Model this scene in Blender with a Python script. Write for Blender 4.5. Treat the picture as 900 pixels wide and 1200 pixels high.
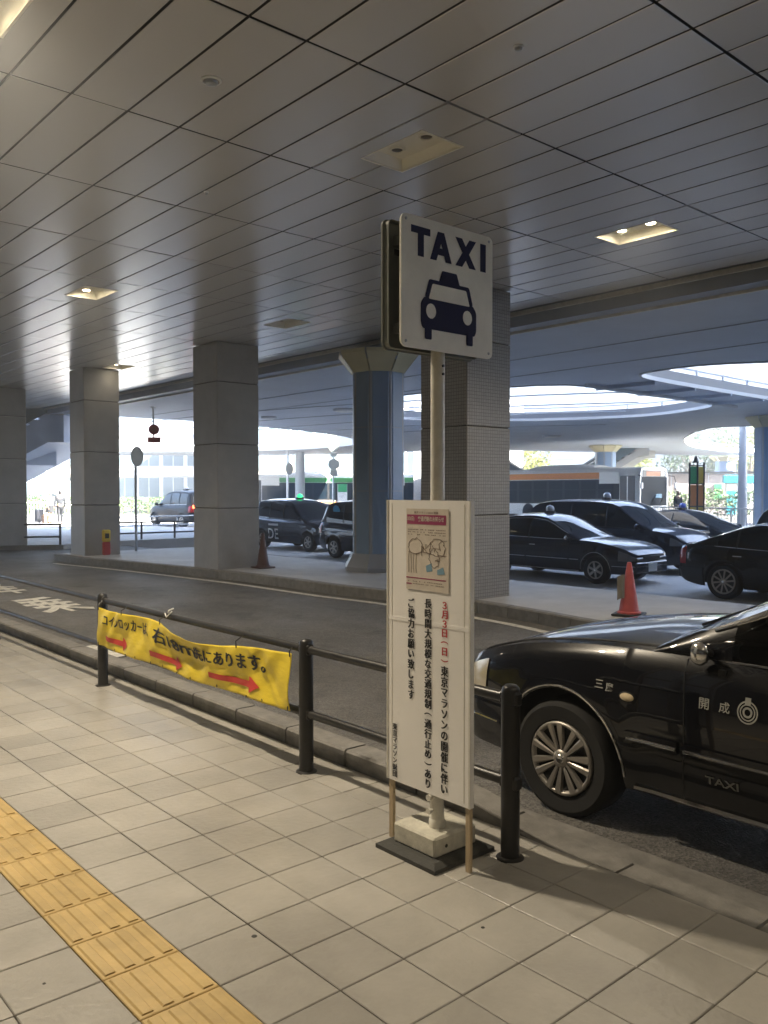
import bpy, bmesh, math, random
from mathutils import Vector, Matrix, noise as mnoise
R = math.radians
rnd = random.Random(7)
sc = bpy.context.scene
for o in list(bpy.data.objects): bpy.data.objects.remove(o)
COL = sc.collection

# ------------------------------------------------------------ camera, world, sun, exposure
cam_d = bpy.data.cameras.new('camera'); cam = bpy.data.objects.new('camera', cam_d); COL.objects.link(cam)
cam_d.sensor_fit = 'HORIZONTAL'; cam_d.sensor_width = 36.0; cam_d.lens = 36.0*989.84/900.0
cam_d.clip_start = 0.05; cam_d.clip_end = 4000
YAW, PITCH = 0.7203994, 0.0260418
cam.location = (0, 0, 1.6); cam.rotation_euler = (R(90)-PITCH, 0, -YAW)
sc.camera = cam
SUN_EL, SUN_AZ = R(34), R(158)          # azimuth clockwise from +Y
w = bpy.data.worlds.new("World"); sc.world = w; w.use_nodes = True
nt = w.node_tree; nt.nodes.clear()
sky = nt.nodes.new('ShaderNodeTexSky'); sky.sky_type = 'NISHITA'; sky.sun_disc = False
sky.sun_elevation = SUN_EL; sky.sun_rotation = SUN_AZ; sky.air_density = .7; sky.dust_density = 0.4; sky.ozone_density = 1.0
bg = nt.nodes.new('ShaderNodeBackground'); bg.inputs['Strength'].default_value = 0.06
wo = nt.nodes.new('ShaderNodeOutputWorld')
nt.links.new(sky.outputs[0], bg.inputs[0]); nt.links.new(bg.outputs[0], wo.inputs[0])
sd = bpy.data.lights.new('sun', 'SUN'); sd.energy = 5.0; sd.angle = R(0.5); sd.color = (1.0, .94, .85)
sun = bpy.data.objects.new('sun', sd); COL.objects.link(sun)
sdir = Vector((math.sin(SUN_AZ)*math.cos(SUN_EL), math.cos(SUN_AZ)*math.cos(SUN_EL), math.sin(SUN_EL)))
sun.rotation_euler = sdir.to_track_quat('Z', 'Y').to_euler(); sun.location = (0, 0, 60)
vs = sc.view_settings; vs.view_transform = 'Standard'; vs.look = 'None'; vs.exposure = 4.65; vs.gamma = 1.0
sc.cycles.use_denoising = True
sc.cycles.max_bounces = 8; sc.cycles.diffuse_bounces = 5; sc.cycles.glossy_bounces = 4; sc.cycles.transmission_bounces = 6
sc.cycles.sample_clamp_indirect = 6.0; sc.cycles.caustics_reflective = False; sc.cycles.caustics_refractive = False
LAMP_W = 8.0

# ------------------------------------------------------------ materials
def mat(name, col, rough=.6, metal=0., spec=None, coat=0., bump=0., bscale=30., var=0., vscale=3., rnd_obj=0., emit=None, es=0., detail=4., col2=None, stretch=None, alpha=None):
    m = bpy.data.materials.new(name); m.use_nodes = True; n = m.node_tree; b = n.nodes['Principled BSDF']
    c = (*col, 1.)
    b.inputs['Base Color'].default_value = c; b.inputs['Roughness'].default_value = rough; b.inputs['Metallic'].default_value = metal
    if spec is not None: b.inputs['Specular IOR Level'].default_value = spec
    if coat: b.inputs['Coat Weight'].default_value = coat; b.inputs['Coat Roughness'].default_value = .03
    if emit: b.inputs['Emission Color'].default_value = (*emit, 1.); b.inputs['Emission Strength'].default_value = es
    geo = n.nodes.new('ShaderNodeNewGeometry'); src = geo.outputs['Position']
    if stretch:
        mp = n.nodes.new('ShaderNodeMapping'); mp.inputs['Scale'].default_value = stretch
        n.links.new(src, mp.inputs[0]); src = mp.outputs[0]
    cur = None
    if var:
        tx = n.nodes.new('ShaderNodeTexNoise'); tx.inputs['Scale'].default_value = vscale; tx.inputs['Detail'].default_value = detail; tx.inputs['Roughness'].default_value = .65
        n.links.new(src, tx.inputs['Vector'])
        rp = n.nodes.new('ShaderNodeValToRGB'); rp.color_ramp.elements[0].position = .3; rp.color_ramp.elements[1].position = .7
        rp.color_ramp.elements[0].color = (*[max(0, k*(1-var)) for k in col], 1.)
        rp.color_ramp.elements[1].color = (*(col2 or [min(1, k*(1+var)) for k in col]), 1.)
        n.links.new(tx.outputs[0], rp.inputs[0]); cur = rp.outputs[0]
        mr = n.nodes.new('ShaderNodeMapRange'); mr.inputs[3].default_value = max(0.02, rough*(1-.35*var-.1)); mr.inputs[4].default_value = min(1, rough*(1+.35*var+.1))
        n.links.new(tx.outputs[0], mr.inputs[0]); n.links.new(mr.outputs[0], b.inputs['Roughness'])
    if rnd_obj:
        oi = n.nodes.new('ShaderNodeObjectInfo'); hs = n.nodes.new('ShaderNodeHueSaturation')
        m2 = n.nodes.new('ShaderNodeMapRange'); m2.inputs[3].default_value = 1-rnd_obj; m2.inputs[4].default_value = 1+rnd_obj
        n.links.new(oi.outputs['Random'], m2.inputs[0]); n.links.new(m2.outputs[0], hs.inputs['Value'])
        if cur: n.links.new(cur, hs.inputs['Color'])
        else: hs.inputs['Color'].default_value = c
        cur = hs.outputs[0]
    if cur: n.links.new(cur, b.inputs['Base Color'])
    if bump:
        t2 = n.nodes.new('ShaderNodeTexNoise'); t2.inputs['Scale'].default_value = bscale; t2.inputs['Detail'].default_value = 5
        n.links.new(src, t2.inputs['Vector'])
        bp = n.nodes.new('ShaderNodeBump'); bp.inputs['Strength'].default_value = bump; bp.inputs['Distance'].default_value = .01
        n.links.new(t2.outputs[0], bp.inputs['Height']); n.links.new(bp.outputs[0], b.inputs['Normal'])
    return m

M = {}
M['tile'] = mat('floor_tile', (.36, .343, .308), .34, bump=.30, bscale=34, var=.2, vscale=1.6, rnd_obj=.10, detail=9)
M['grout'] = mat('grout', (.10, .09, .075), .9)
M['tactile'] = mat('tactile_yellow', (.49, .35, .14), .45, bump=.2, bscale=60, var=.16, vscale=5, rnd_obj=.06)
M['kerb'] = mat('kerb_stone', (.19, .182, .168), .75, bump=.3, bscale=80, var=.25, vscale=9, rnd_obj=.1)
M['asphalt'] = mat('asphalt', (.105, .100, .092), .7, bump=.9, bscale=140, var=.35, vscale=1.3, detail=9)
M['island'] = mat('island_concrete', (.42, .415, .40), .6, bump=.25, bscale=60, var=.22, vscale=1.1, detail=8)
M['white_line'] = mat('road_paint', (.62, .60, .54), .7, bump=.4, bscale=90, var=.3, vscale=14)
M['panel'] = mat('ceiling_panel_metal', (.78, .76, .725), .25, metal=.4, rnd_obj=.03, bump=.02, bscale=1.5)
M['backing'] = mat('ceiling_backing', (.02, .02, .02), .9)
M['deck'] = mat('deck_paint', (.50, .56, .66), .6, var=.08, vscale=.6, bump=.05, bscale=8)
M['deck_white'] = mat('deck_edge', (.46, .48, .51), .55, var=.06, vscale=1)
M['fascia'] = mat('fascia_metal', (.34, .37, .42), .5, var=.1, vscale=.7)
M['alu'] = mat('aluminium_trim', (.60, .61, .62), .35, metal=.9)
M['pillar_blue'] = mat('pillar_blue_paint', (.22, .33, .50), .45, var=.1, vscale=1.2, bump=.04, bscale=12)
M['cream'] = mat('capital_cream', (.56, .53, .36), .55, var=.08, vscale=2)
M['col_stone'] = mat('column_stone', (.33, .325, .31), .6, bump=.15, bscale=90, var=.12, vscale=2)
M['steel_white'] = mat('white_painted_steel', (.62, .60, .53), .45, var=.12, vscale=12, bump=.08, bscale=50)
M['steel_black'] = mat('black_painted_steel', (.018, .017, .016), .38, var=.2, vscale=10, bump=.08, bscale=40)
M['sign_white'] = mat('sign_face', (.82, .80, .72), .4, var=.10, vscale=5, detail=9, bump=.03, bscale=6)
M['navy'] = mat('sign_navy', (.010, .012, .055), .7, spec=.2)
M['sign_grey'] = mat('sign_housing', (.16, .17, .15), .5, var=.12, vscale=6)
M['board'] = mat('board_white', (.83, .815, .785), .42, var=.04, vscale=3, bump=.12, bscale=3.5)
M['wood'] = mat('raw_timber', (.44, .345, .22), .65, var=.2, vscale=10, stretch=(6, 6, .5), bump=.1, bscale=30)
M['black_ink'] = mat('black_ink', (.008, .008, .009), .6)
M['red_ink'] = mat('red_ink', (.45, .025, .035), .6)
M['maroon'] = mat('maroon_ink', (.28, .03, .10), .6)
M['poster'] = mat('poster_paper', (.60, .54, .46), .55, var=.07, vscale=25)
M['map_ink'] = mat('map_ink', (.20, .15, .12), .6)
M['map_blue'] = mat('map_blue', (.18, .32, .42), .6)
M['concrete'] = mat('base_concrete', (.52, .50, .42), .8, bump=.3, bscale=60, var=.2, vscale=12)
M['rubber'] = mat('base_rubber', (.05, .05, .045), .8, bump=.4, bscale=120, var=.3, vscale=18)
M['banner'] = mat('banner_yellow', (.72, .55, .035), .5, var=.08, vscale=7, bump=.5, bscale=9, stretch=(1, 1, 2.5))
M['banner_red'] = mat('banner_red', (.55, .04, .025), .5)
M['cone'] = mat('cone_red', (.52, .10, .10), .5, var=.15, vscale=8)
M['cone_dark'] = mat('cone_dark_red', (.085, .035, .03), .6, var=.2, vscale=8)  # much darker red than the other cone
M['cloth_grey'] = mat('grey_rag', (.30, .28, .24), .9)
M['paint'] = mat('car_black_paint', (.003, .0035, .006), .25, spec=.2, coat=.75)
M['paint_blue'] = mat('car_midnight_paint', (.004, .006, .016), .25, spec=.2, coat=.7)
M['paint_dull'] = mat('car_dull_black_paint', (.003, .0035, .005), .4, spec=.15, coat=.15)
M['glass'] = mat('dark_glass', (.010, .012, .014), .04, spec=.4)
M['screen'] = mat('windscreen_glass', (.02, .024, .028), .03, spec=.65)
def clear_glass():
    m = bpy.data.materials.new('clear_tinted_glass'); m.use_nodes = True; n = m.node_tree; n.nodes.remove(n.nodes['Principled BSDF'])
    tr = n.nodes.new('ShaderNodeBsdfTransparent'); tr.inputs[0].default_value = (.42, .46, .46, 1); g = n.nodes.new('ShaderNodeBsdfGlossy'); g.inputs['Roughness'].default_value = .02
    fr = n.nodes.new('ShaderNodeFresnel'); fr.inputs[0].default_value = 1.5; mx = n.nodes.new('ShaderNodeMixShader')
    n.links.new(fr.outputs[0], mx.inputs[0]); n.links.new(tr.outputs[0], mx.inputs[1]); n.links.new(g.outputs[0], mx.inputs[2]); n.links.new(mx.outputs[0], n.nodes['Material Output'].inputs[0]); return m
M['clear_glass'] = clear_glass()
M['seat'] = mat('seat_grey', (.06, .06, .065), .8)
M['seat_cover'] = mat('white_seat_cover', (.55, .55, .53), .9, bump=.2, bscale=120)
M['chrome'] = mat('chrome', (.75, .74, .72), .14, metal=1.)
M['dark_iron'] = mat('cast_iron', (.06, .058, .055), .5, metal=.4, var=.2, vscale=20)
M['tyre'] = mat('tyre_rubber', (.012, .012, .012), .85, bump=.1, bscale=80)
M['rim'] = mat('rim_silver', (.36, .335, .30), .42, metal=.75)
M['dark'] = mat('dark_trim', (.006, .006, .006), .6)
M['lampglass'] = mat('headlamp_glass', (.16, .17, .18), .1, spec=.8, metal=.2)
M['bus_window'] = mat('bus_window', (.006, .011, .016), .25, spec=.08)
M['lens_clear'] = mat('clear_lens', (.40, .36, .28), .12, metal=.3)
M['amber'] = mat('marker_lens', (.75, .62, .40), .2)
M['taillight'] = mat('tail_lens', (.35, .012, .012), .15)
M['taillight_on'] = mat('tail_lens_lit', (.5, .03, .02), .3, emit=(1., .12, .04), es=.5)
M['decal'] = mat('silver_decal', (.34, .34, .31), .45)
M['decal_dim'] = mat('dim_decal', (.11, .11, .10), .45)
M['decal_white'] = mat('white_decal', (.55, .55, .52), .5)
M['sticker'] = mat('sky_blue_sticker', (.05, .36, .60), .4)
M['roof_green'] = mat('green_roof_lamp', (.02, .55, .14), .4, emit=(.05, 1., .3), es=.08)
M['roof_white'] = mat('roof_lamp_white', (.55, .57, .62), .25)
M['roof_blue'] = mat('roof_lamp_blue', (.05, .10, .45), .25)
M['bus_white'] = mat('bus_white', (.84, .84, .83), .3, coat=.4)
M['bus_orange'] = mat('bus_orange', (.90, .30, .03), .5)
M['bus_green'] = mat('bus_green', (.08, .38, .10), .4)
M['bus_cream'] = mat('bus_cream', (.66, .62, .50), .4)
M['led'] = mat('led_panel', (.18, .06, .02), .4, emit=(1., .35, .08), es=.02)
M['bld'] = mat('building_white', (.66, .65, .62), .7, var=.06, vscale=.4)
M['bld_grey'] = mat('building_grey', (.42, .42, .43), .7, var=.08, vscale=.4)
M['bld_glass'] = mat('building_glass', (.12, .16, .18), .08, spec=.7)
M['canopy_yellow'] = mat('canopy_ochre', (.60, .44, .18), .6)
M['wall_pinkgrey'] = mat('wall_panel', (.36, .31, .30), .7, var=.1, vscale=1)
M['turquoise'] = mat('turquoise_paint', (.03, .42, .55), .5)
M['green_sign'] = mat('green_sign', (.04, .34, .12), .5)
M['orange_sign'] = mat('orange_sign', (.68, .28, .06), .5)
M['yellow_sign'] = mat('yellow_sign', (.68, .52, .06), .5)
M['sign_red'] = mat('sign_red', (.45, .04, .05), .5)
M['pole_grey'] = mat('galvanised', (.42, .44, .46), .5, metal=.5)
M['rail_brown'] = mat('rail_brown', (.06, .055, .05), .5)
M['rail_white'] = mat('rail_white', (.62, .63, .64), .5)
M['bark'] = mat('bark', (.10, .075, .05), .9, bump=.6, bscale=20, var=.3, vscale=8)
for k, c in dict(leaf_dark=(.045, .085, .03), leaf=(.07, .12, .035), leaf_yellow=(.20, .22, .035)).items():
    M[k] = mat(k, c, .55, var=.4, vscale=2.5)
M['skin'] = mat('skin', (.28, .17, .11), .55)
M['hair'] = mat('hair', (.005, .004, .004), .5)
M['shirt'] = mat('shaded_shirt', (.07, .075, .09), .8)  # clothes and hair coloured near black so sunlit figures read as shaded
M['coat'] = mat('shaded_coat', (.012, .014, .018), .85)
M['trousers'] = mat('shaded_trousers', (.007, .008, .010), .85)
M['case'] = mat('suitcase_dark', (.012, .013, .018), .4)
M['bag'] = mat('tan_bag', (.10, .06, .035), .7)
M['deck_dim_band'] = mat('deck_dim_band', (.15, .16, .18), .6, var=.1, vscale=1)
M['tray'] = mat('lamp_tray', (.88, .84, .72), .35, metal=.1)
M['bulb_on'] = mat('lit_bulb', (.9, .85, .7), .3, emit=(1., .86, .62), es=6.)
M['bulb_dim'] = mat('dim_bulb', (.9, .85, .7), .3, emit=(1., .86, .62), es=1.5)
M['tower_pale'] = mat('tower_cladding', (.27, .32, .37), .5, var=.04, vscale=.1)
M['tower_glass'] = mat('tower_glass', (.20, .25, .30), .3, spec=.5)
M['bulb_off'] = mat('unlit_bulb', (.10, .08, .05), .3)
M['round_lamp'] = mat('round_lamp_cover', (.70, .71, .70), .4)
M['wall_station'] = mat('station_wall', (.13, .12, .105), .6, var=.1, vscale=1)

def asphalt_mat():
    m = bpy.data.materials.new('asphalt'); m.use_nodes = True; n = m.node_tree; b = n.nodes['Principled BSDF']
    geo = n.nodes.new('ShaderNodeNewGeometry')
    def noise(sc_, det, lo, hi, stretch=None):
        t = n.nodes.new('ShaderNodeTexNoise'); t.inputs['Scale'].default_value = sc_; t.inputs['Detail'].default_value = det; src = geo.outputs['Position']
        if stretch:
            mp = n.nodes.new('ShaderNodeMapping'); mp.inputs['Scale'].default_value = stretch; n.links.new(src, mp.inputs[0]); src = mp.outputs[0]
        n.links.new(src, t.inputs['Vector']); r_ = n.nodes.new('ShaderNodeMapRange'); r_.inputs[1].default_value = .3; r_.inputs[2].default_value = .7; r_.inputs[3].default_value = lo; r_.inputs[4].default_value = hi
        n.links.new(t.outputs[0], r_.inputs[0]); return r_.outputs[0]
    def mul(a, c):
        q = n.nodes.new('ShaderNodeMath'); q.operation = 'MULTIPLY'; n.links.new(a, q.inputs[0]); n.links.new(c, q.inputs[1]); return q.outputs[0]
    vo = n.nodes.new('ShaderNodeTexVoronoi'); vo.inputs['Scale'].default_value = 95; n.links.new(geo.outputs['Position'], vo.inputs['Vector'])
    sp = n.nodes.new('ShaderNodeSeparateColor'); n.links.new(vo.outputs['Color'], sp.inputs[0])
    mr = n.nodes.new('ShaderNodeMapRange'); mr.inputs[3].default_value = .55; mr.inputs[4].default_value = 1.6; n.links.new(sp.outputs[0], mr.inputs[0])
    v = mul(mul(mul(noise(.5, 8, .72, 1.25), noise(.8, 4, .8, 1.15, (1.2, .06, 1))), noise(7, 8, .85, 1.15)), mr.outputs[0])
    st = n.nodes.new('ShaderNodeTexNoise'); st.inputs['Scale'].default_value = 1.7; st.inputs['Detail'].default_value = 6; n.links.new(geo.outputs['Position'], st.inputs['Vector'])
    sr = n.nodes.new('ShaderNodeMapRange'); sr.inputs[1].default_value = .58; sr.inputs[2].default_value = .70; sr.inputs[3].default_value = 1.; sr.inputs[4].default_value = .55; n.links.new(st.outputs[0], sr.inputs[0]); v = mul(v, sr.outputs[0])
    cm = n.nodes.new('ShaderNodeVectorMath'); cm.operation = 'SCALE'; cm.inputs[0].default_value = (.105, .100, .092); n.links.new(v, cm.inputs['Scale'])
    n.links.new(cm.outputs[0], b.inputs['Base Color']); n.links.new(noise(.7, 5, .55, .8), b.inputs['Roughness'])
    bp = n.nodes.new('ShaderNodeBump'); bp.inputs['Strength'].default_value = .7; bp.inputs['Distance'].default_value = .006
    n.links.new(vo.outputs['Distance'], bp.inputs['Height']); n.links.new(bp.outputs[0], b.inputs['Normal'])
    return m
M['asphalt'] = asphalt_mat()

def tile_clad(name, col, size=.05):      # small square mosaic facing: relief of joints too fine to build
    m = bpy.data.materials.new(name); m.use_nodes = True; n = m.node_tree; b = n.nodes['Principled BSDF']
    tc = n.nodes.new('ShaderNodeTexCoord'); geo = n.nodes.new('ShaderNodeNewGeometry')
    sep = n.nodes.new('ShaderNodeSeparateXYZ'); n.links.new(tc.outputs['Object'], sep.inputs[0])
    ad = n.nodes.new('ShaderNodeMath'); ad.operation = 'ADD'; n.links.new(sep.outputs[0], ad.inputs[0]); n.links.new(sep.outputs[1], ad.inputs[1])
    cb = n.nodes.new('ShaderNodeCombineXYZ'); n.links.new(ad.outputs[0], cb.inputs[0]); n.links.new(sep.outputs[2], cb.inputs[1])
    br = n.nodes.new('ShaderNodeTexBrick'); br.offset = 0.; br.inputs['Scale'].default_value = 1.
    br.inputs['Brick Width'].default_value = size; br.inputs['Row Height'].default_value = size; br.inputs['Mortar Size'].default_value = size*.09; br.inputs['Mortar Smooth'].default_value = .2
    br.inputs['Color1'].default_value = (*col, 1); br.inputs['Color2'].default_value = (*[k*.86 for k in col], 1); br.inputs['Mortar'].default_value = (*[k*.45 for k in col], 1)
    n.links.new(cb.outputs[0], br.inputs['Vector']); n.links.new(br.outputs['Color'], b.inputs['Base Color'])
    bp = n.nodes.new('ShaderNodeBump'); bp.invert = True; bp.inputs['Strength'].default_value = .5; bp.inputs['Distance'].default_value = .004
    n.links.new(br.outputs['Fac'], bp.inputs['Height']); n.links.new(bp.outputs[0], b.inputs['Normal'])
    b.inputs['Roughness'].default_value = .45
    return m
M['mosaic'] = tile_clad('mosaic_grey', (.38, .37, .35))

# ------------------------------------------------------------ builders
class B:
    def __init__(s): s.bm = bmesh.new()
    def face(s, pts):
        vs_ = [s.bm.verts.new(p) for p in pts]
        try: return s.bm.faces.new(vs_)
        except ValueError: return None
    def box(s, c, d, rz=0., bev=0., rot=None):
        mm = Matrix.Translation(Vector(c)) @ (rot.to_4x4() if rot else Matrix.Rotation(rz, 4, 'Z')) @ Matrix.Diagonal((*d, 1))
        r = bmesh.ops.create_cube(s.bm, size=1., matrix=mm)
        if bev:
            es = list({e for v in r['verts'] for e in v.link_edges})
            bmesh.ops.bevel(s.bm, geom=es, offset=bev, segments=1, affect='EDGES', profile=.5)
        return s
    def cyl(s, a, b, r0, r1=None, n=14, cap=True):
        a, b = Vector(a), Vector(b); r1 = r0 if r1 is None else r1; d = b-a
        q = d.to_track_quat('Z', 'Y').to_matrix().to_4x4()
        bmesh.ops.create_cone(s.bm, cap_ends=cap, segments=n, radius1=r0, radius2=r1, depth=d.length, matrix=Matrix.Translation((a+b)/2) @ q)
        return s
    def tube(s, pts, r, n=8, cap=True):
        pts = [Vector(p) for p in pts]; rings = []; up = None
        for i, p in enumerate(pts):
            t = (pts[min(i+1, len(pts)-1)]-pts[max(i-1, 0)]).normalized()
            if up is None: up = t.orthogonal().normalized()
            u = (up - t*up.dot(t)).normalized(); up = u; v = t.cross(u)
            rr = r[i] if isinstance(r, (list, tuple)) else r
            rings.append([s.bm.verts.new(p + u*rr*math.cos(2*math.pi*k/n) + v*rr*math.sin(2*math.pi*k/n)) for k in range(n)])
        for a, b in zip(rings, rings[1:]):
            for k in range(n): s.bm.faces.new((a[k], a[(k+1) % n], b[(k+1) % n], b[k]))
        if cap: s.bm.faces.new(rings[0][::-1]); s.bm.faces.new(rings[-1])
        return s
    def grid(s, rows, close=False):
        V = [[s.bm.verts.new(p) for p in r] for r in rows]
        for a, b in zip(V, V[1:]):
            m_ = len(a)
            for k in range(m_ if close else m_-1):
                try: s.bm.faces.new((a[k], a[(k+1) % m_], b[(k+1) % m_], b[k]))
                except ValueError: pass
        return V
    def prism(s, pts, ax, a, b):           # polygon extruded along an axis
        def P(p, h): return {'z': (p[0], p[1], h), 'y': (p[0], h, p[1]), 'x': (h, p[0], p[1])}[ax]
        A = [s.bm.verts.new(P(p, a)) for p in pts]; Bv = [s.bm.verts.new(P(p, b)) for p in pts]; n = len(pts)
        s.bm.faces.new(A[::-1]); s.bm.faces.new(Bv)
        for k in range(n): s.bm.faces.new((A[k], A[(k+1) % n], Bv[(k+1) % n], Bv[k]))
        return s
    def lathe(s, prof, c=(0, 0, 0), n=24, ax='z'):
        rows = []
        for r, h in prof:
            rows.append([])
            for k in range(n):
                x, y = r*math.cos(2*math.pi*k/n), r*math.sin(2*math.pi*k/n)
                p = {'z': (x, y, h), 'y': (x, h, y), 'x': (h, x, y)}[ax]
                rows[-1].append(Vector(p)+Vector(c))
        s.grid(rows, close=True); return s
    def mesh(s, name, m, smooth=None, norm=True):
        if norm: bmesh.ops.recalc_face_normals(s.bm, faces=s.bm.faces[:])
        if smooth:
            for f in s.bm.faces: f.smooth = True
            for e in s.bm.edges:
                e.smooth = not (len(e.link_faces) == 2 and e.calc_face_angle(0.) > R(smooth))
        me = bpy.data.meshes.new(name); s.bm.to_mesh(me); s.bm.free()
        me.materials.append(M[m] if isinstance(m, str) else m); return me
    def build(s, name, m, parent=None, loc=(0, 0, 0), rot=(0, 0, 0), smooth=None, norm=True):
        return link(name, s.mesh(name, m, smooth, norm), parent, loc, rot)
def link(name, me, parent=None, loc=(0, 0, 0), rot=(0, 0, 0)):
    o = bpy.data.objects.new(name, me); COL.objects.link(o)
    o.location = loc; o.rotation_euler = rot
    if parent: o.parent = parent
    return o
def tag(o, label, cat, group=None):
    o['label'] = label; o['category'] = cat
    if group: o['group'] = group
    return o
def thing(name, label, cat, loc=(0, 0, 0), rz=0., group=None):
    o = bpy.data.objects.new(name, None); COL.objects.link(o); o.location = loc; o.rotation_euler = (0, 0, rz); o.empty_display_size = .2
    return tag(o, label, cat, group)
def structure(o): o['kind'] = 'structure'; return o
def stuff(o): o['kind'] = 'stuff'; return o
def copy_tree(o, parent=None):
    c = o.copy(); COL.objects.link(c); c.parent = parent
    for ch in list(o.children): copy_tree(ch, c)
    return c

def text_mesh(body, size=1., bold=0., align='CENTER', sx=1.):
    cu = bpy.data.curves.new('lettering', 'FONT'); cu.body = body; cu.size = size; cu.align_x = align; cu.align_y = 'CENTER'; cu.offset = bold; cu.resolution_u = 3
    o = bpy.data.objects.new('lettering', cu); COL.objects.link(o); bpy.context.view_layer.update()
    dg = bpy.context.evaluated_depsgraph_get(); me = bpy.data.meshes.new_from_object(o.evaluated_get(dg))
    bpy.data.objects.remove(o); bpy.data.curves.remove(cu)
    if len(me.vertices):
        xs = [v.co.x for v in me.vertices]; ys = [v.co.y for v in me.vertices]
        cx = (min(xs)+max(xs))/2 if align == 'CENTER' else min(xs); cy = (min(ys)+max(ys))/2
        for v in me.vertices: v.co.x = (v.co.x-cx)*sx; v.co.y -= cy
    return me
def text_dims(me): 
    xs = [v.co.x for v in me.vertices]; ys = [v.co.y for v in me.vertices]; return max(xs)-min(xs), max(ys)-min(ys)
def join_meshes(items, fn):                # [(mesh, matrix)] -> one bmesh builder, each vertex passed through fn
    b = B()
    for me, mx in items:
        t = bmesh.new(); t.from_mesh(me); t.transform(mx); mp = {}
        for v in t.verts: mp[v.index] = b.bm.verts.new(fn(v.co) if fn else v.co)
        for f in t.faces:
            try: b.bm.faces.new([mp[v.index] for v in f.verts])
            except ValueError: pass
        t.free(); bpy.data.meshes.remove(me)
    return b
def smoothstep(a, b, x): t = min(1, max(0, (x-a)/(b-a))); return t*t*(3-2*t)
def lerp(a, b, t): return a+(b-a)*t
def curve1(pts):                            # monotone-ish smooth interpolation of (x, v) points
    pts = sorted(pts)
    def f(x):
        if x <= pts[0][0]: return pts[0][1]
        if x >= pts[-1][0]: return pts[-1][1]
        for i in range(len(pts)-1):
            if pts[i][0] <= x <= pts[i+1][0]: break
        x0, v0 = pts[i]; x1, v1 = pts[i+1]; h = x1-x0; t = (x-x0)/h
        def sl(j):
            if j == 0 or j == len(pts)-1:
                k = min(j, len(pts)-2); return (pts[k+1][1]-pts[k][1])/(pts[k+1][0]-pts[k][0])
            a = (pts[j][1]-pts[j-1][1])/(pts[j][0]-pts[j-1][0]); b = (pts[j+1][1]-pts[j][1])/(pts[j+1][0]-pts[j][0])
            return 0. if a*b <= 0 else 2*a*b/(a+b)
        m0, m1 = sl(i)*h, sl(i+1)*h
        return (2*t**3-3*t*t+1)*v0+(t**3-2*t*t+t)*m0+(-2*t**3+3*t*t)*v1+(t**3-t*t)*m1
    return f
CF = Vector((math.sin(YAW)*math.cos(PITCH), math.cos(YAW)*math.cos(PITCH), -math.sin(PITCH))); CR = Vector((math.cos(YAW), -math.sin(YAW), 0)); CU = CR.cross(CF)
def in_view(p, mg=30):                      # used only to decide which repeats are worth an object of their own
    d = Vector(p)-Vector((0, 0, 1.6)); z = d.dot(CF)
    if z < .2: return None
    x = 450+989.84*d.dot(CR)/z; y = 600-989.84*d.dot(CU)/z
    return z if -mg < x < 900+mg and -mg < y < 1200+mg else None

# ------------------------------------------------------------ ground
def gz(X, Y):
    z = lerp(-.10, -.17, smoothstep(3.2, 8.4, X))
    z = lerp(z, -.45, smoothstep(11.4, 13.2, X))
    far = max(smoothstep(25, 40, Y), smoothstep(24, 38, X))
    return lerp(z, -.13, far)
def axis(lo, hi, a, b, fine, coarse):
    v = []; x = lo
    while x < hi:
        v.append(x); x += fine if a <= x < b else coarse
    v.append(hi); return v
b = B()
xs = [-600, -200, -60, -20, -6, 0, 3.0] + axis(3.4, 60, 3, 40, .7, 4) + [75, 100, 160, 300, 600]
ys = [-600, -200, -80, -40] + axis(-24, 60, -4, 40, .8, 3) + [75, 100, 160, 300, 600]
b.grid([[(x, y, gz(x, y)) for x in xs] for y in ys])
ground = structure(b.build('ground', 'asphalt', smooth=40))

KC = curve1([(-26, 8.4), (-4, 8.5), (2, 8.55), (6, 8.68), (7.3, 8.9), (8.3, 8.98), (10.1, 8.92), (11.3, 8.78), (13.4, 8.72), (15.7, 8.5), (18.5, 8.1), (20.5, 7.75), (21.6, 7.75)])
def isz(X): return lerp(0., -.442, smoothstep(11.3, 14.6, X))
# painted lines on the road
b = B(); rows = []
Y = -8.
while Y < 20.6:
    x = KC(Y)-.42; rows.append([(x, Y, gz(x, Y)+.006), (x+.14, Y, gz(x+.14, Y)+.006)]); Y += .4
b.grid(rows); b.build('edge_line', 'white_line', ground)
me = text_mesh('乗', 1.0, .02)
tw, th = text_dims(me)
jb = join_meshes([(me, Matrix.Diagonal((.75/tw, 1.9/th, 1, 1)))], lambda v: (4.55+v.x, 12.75+v.y, gz(4.5, 12.7)+.007))
jb.build('road_lettering', 'white_line', ground)
me = text_mesh('降', 1.0, .02); tw, th = text_dims(me)
join_meshes([(me, Matrix.Diagonal((.75/tw, 1.9/th, 1, 1)))], lambda v: (4.55+v.x, 15.4+v.y, gz(4.5, 15)+.007)).build('road_lettering', 'white_line', ground)
b = B(); b.face([(3.55, 8.2, gz(3.6, 8)+.007), (3.72, 8.2, gz(3.6, 8)+.007), (3.72, 9.0, gz(3.6, 8)+.007), (3.55, 9.0, gz(3.6, 8)+.007)]); b.build('lane_dash', 'white_line', ground)

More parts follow.
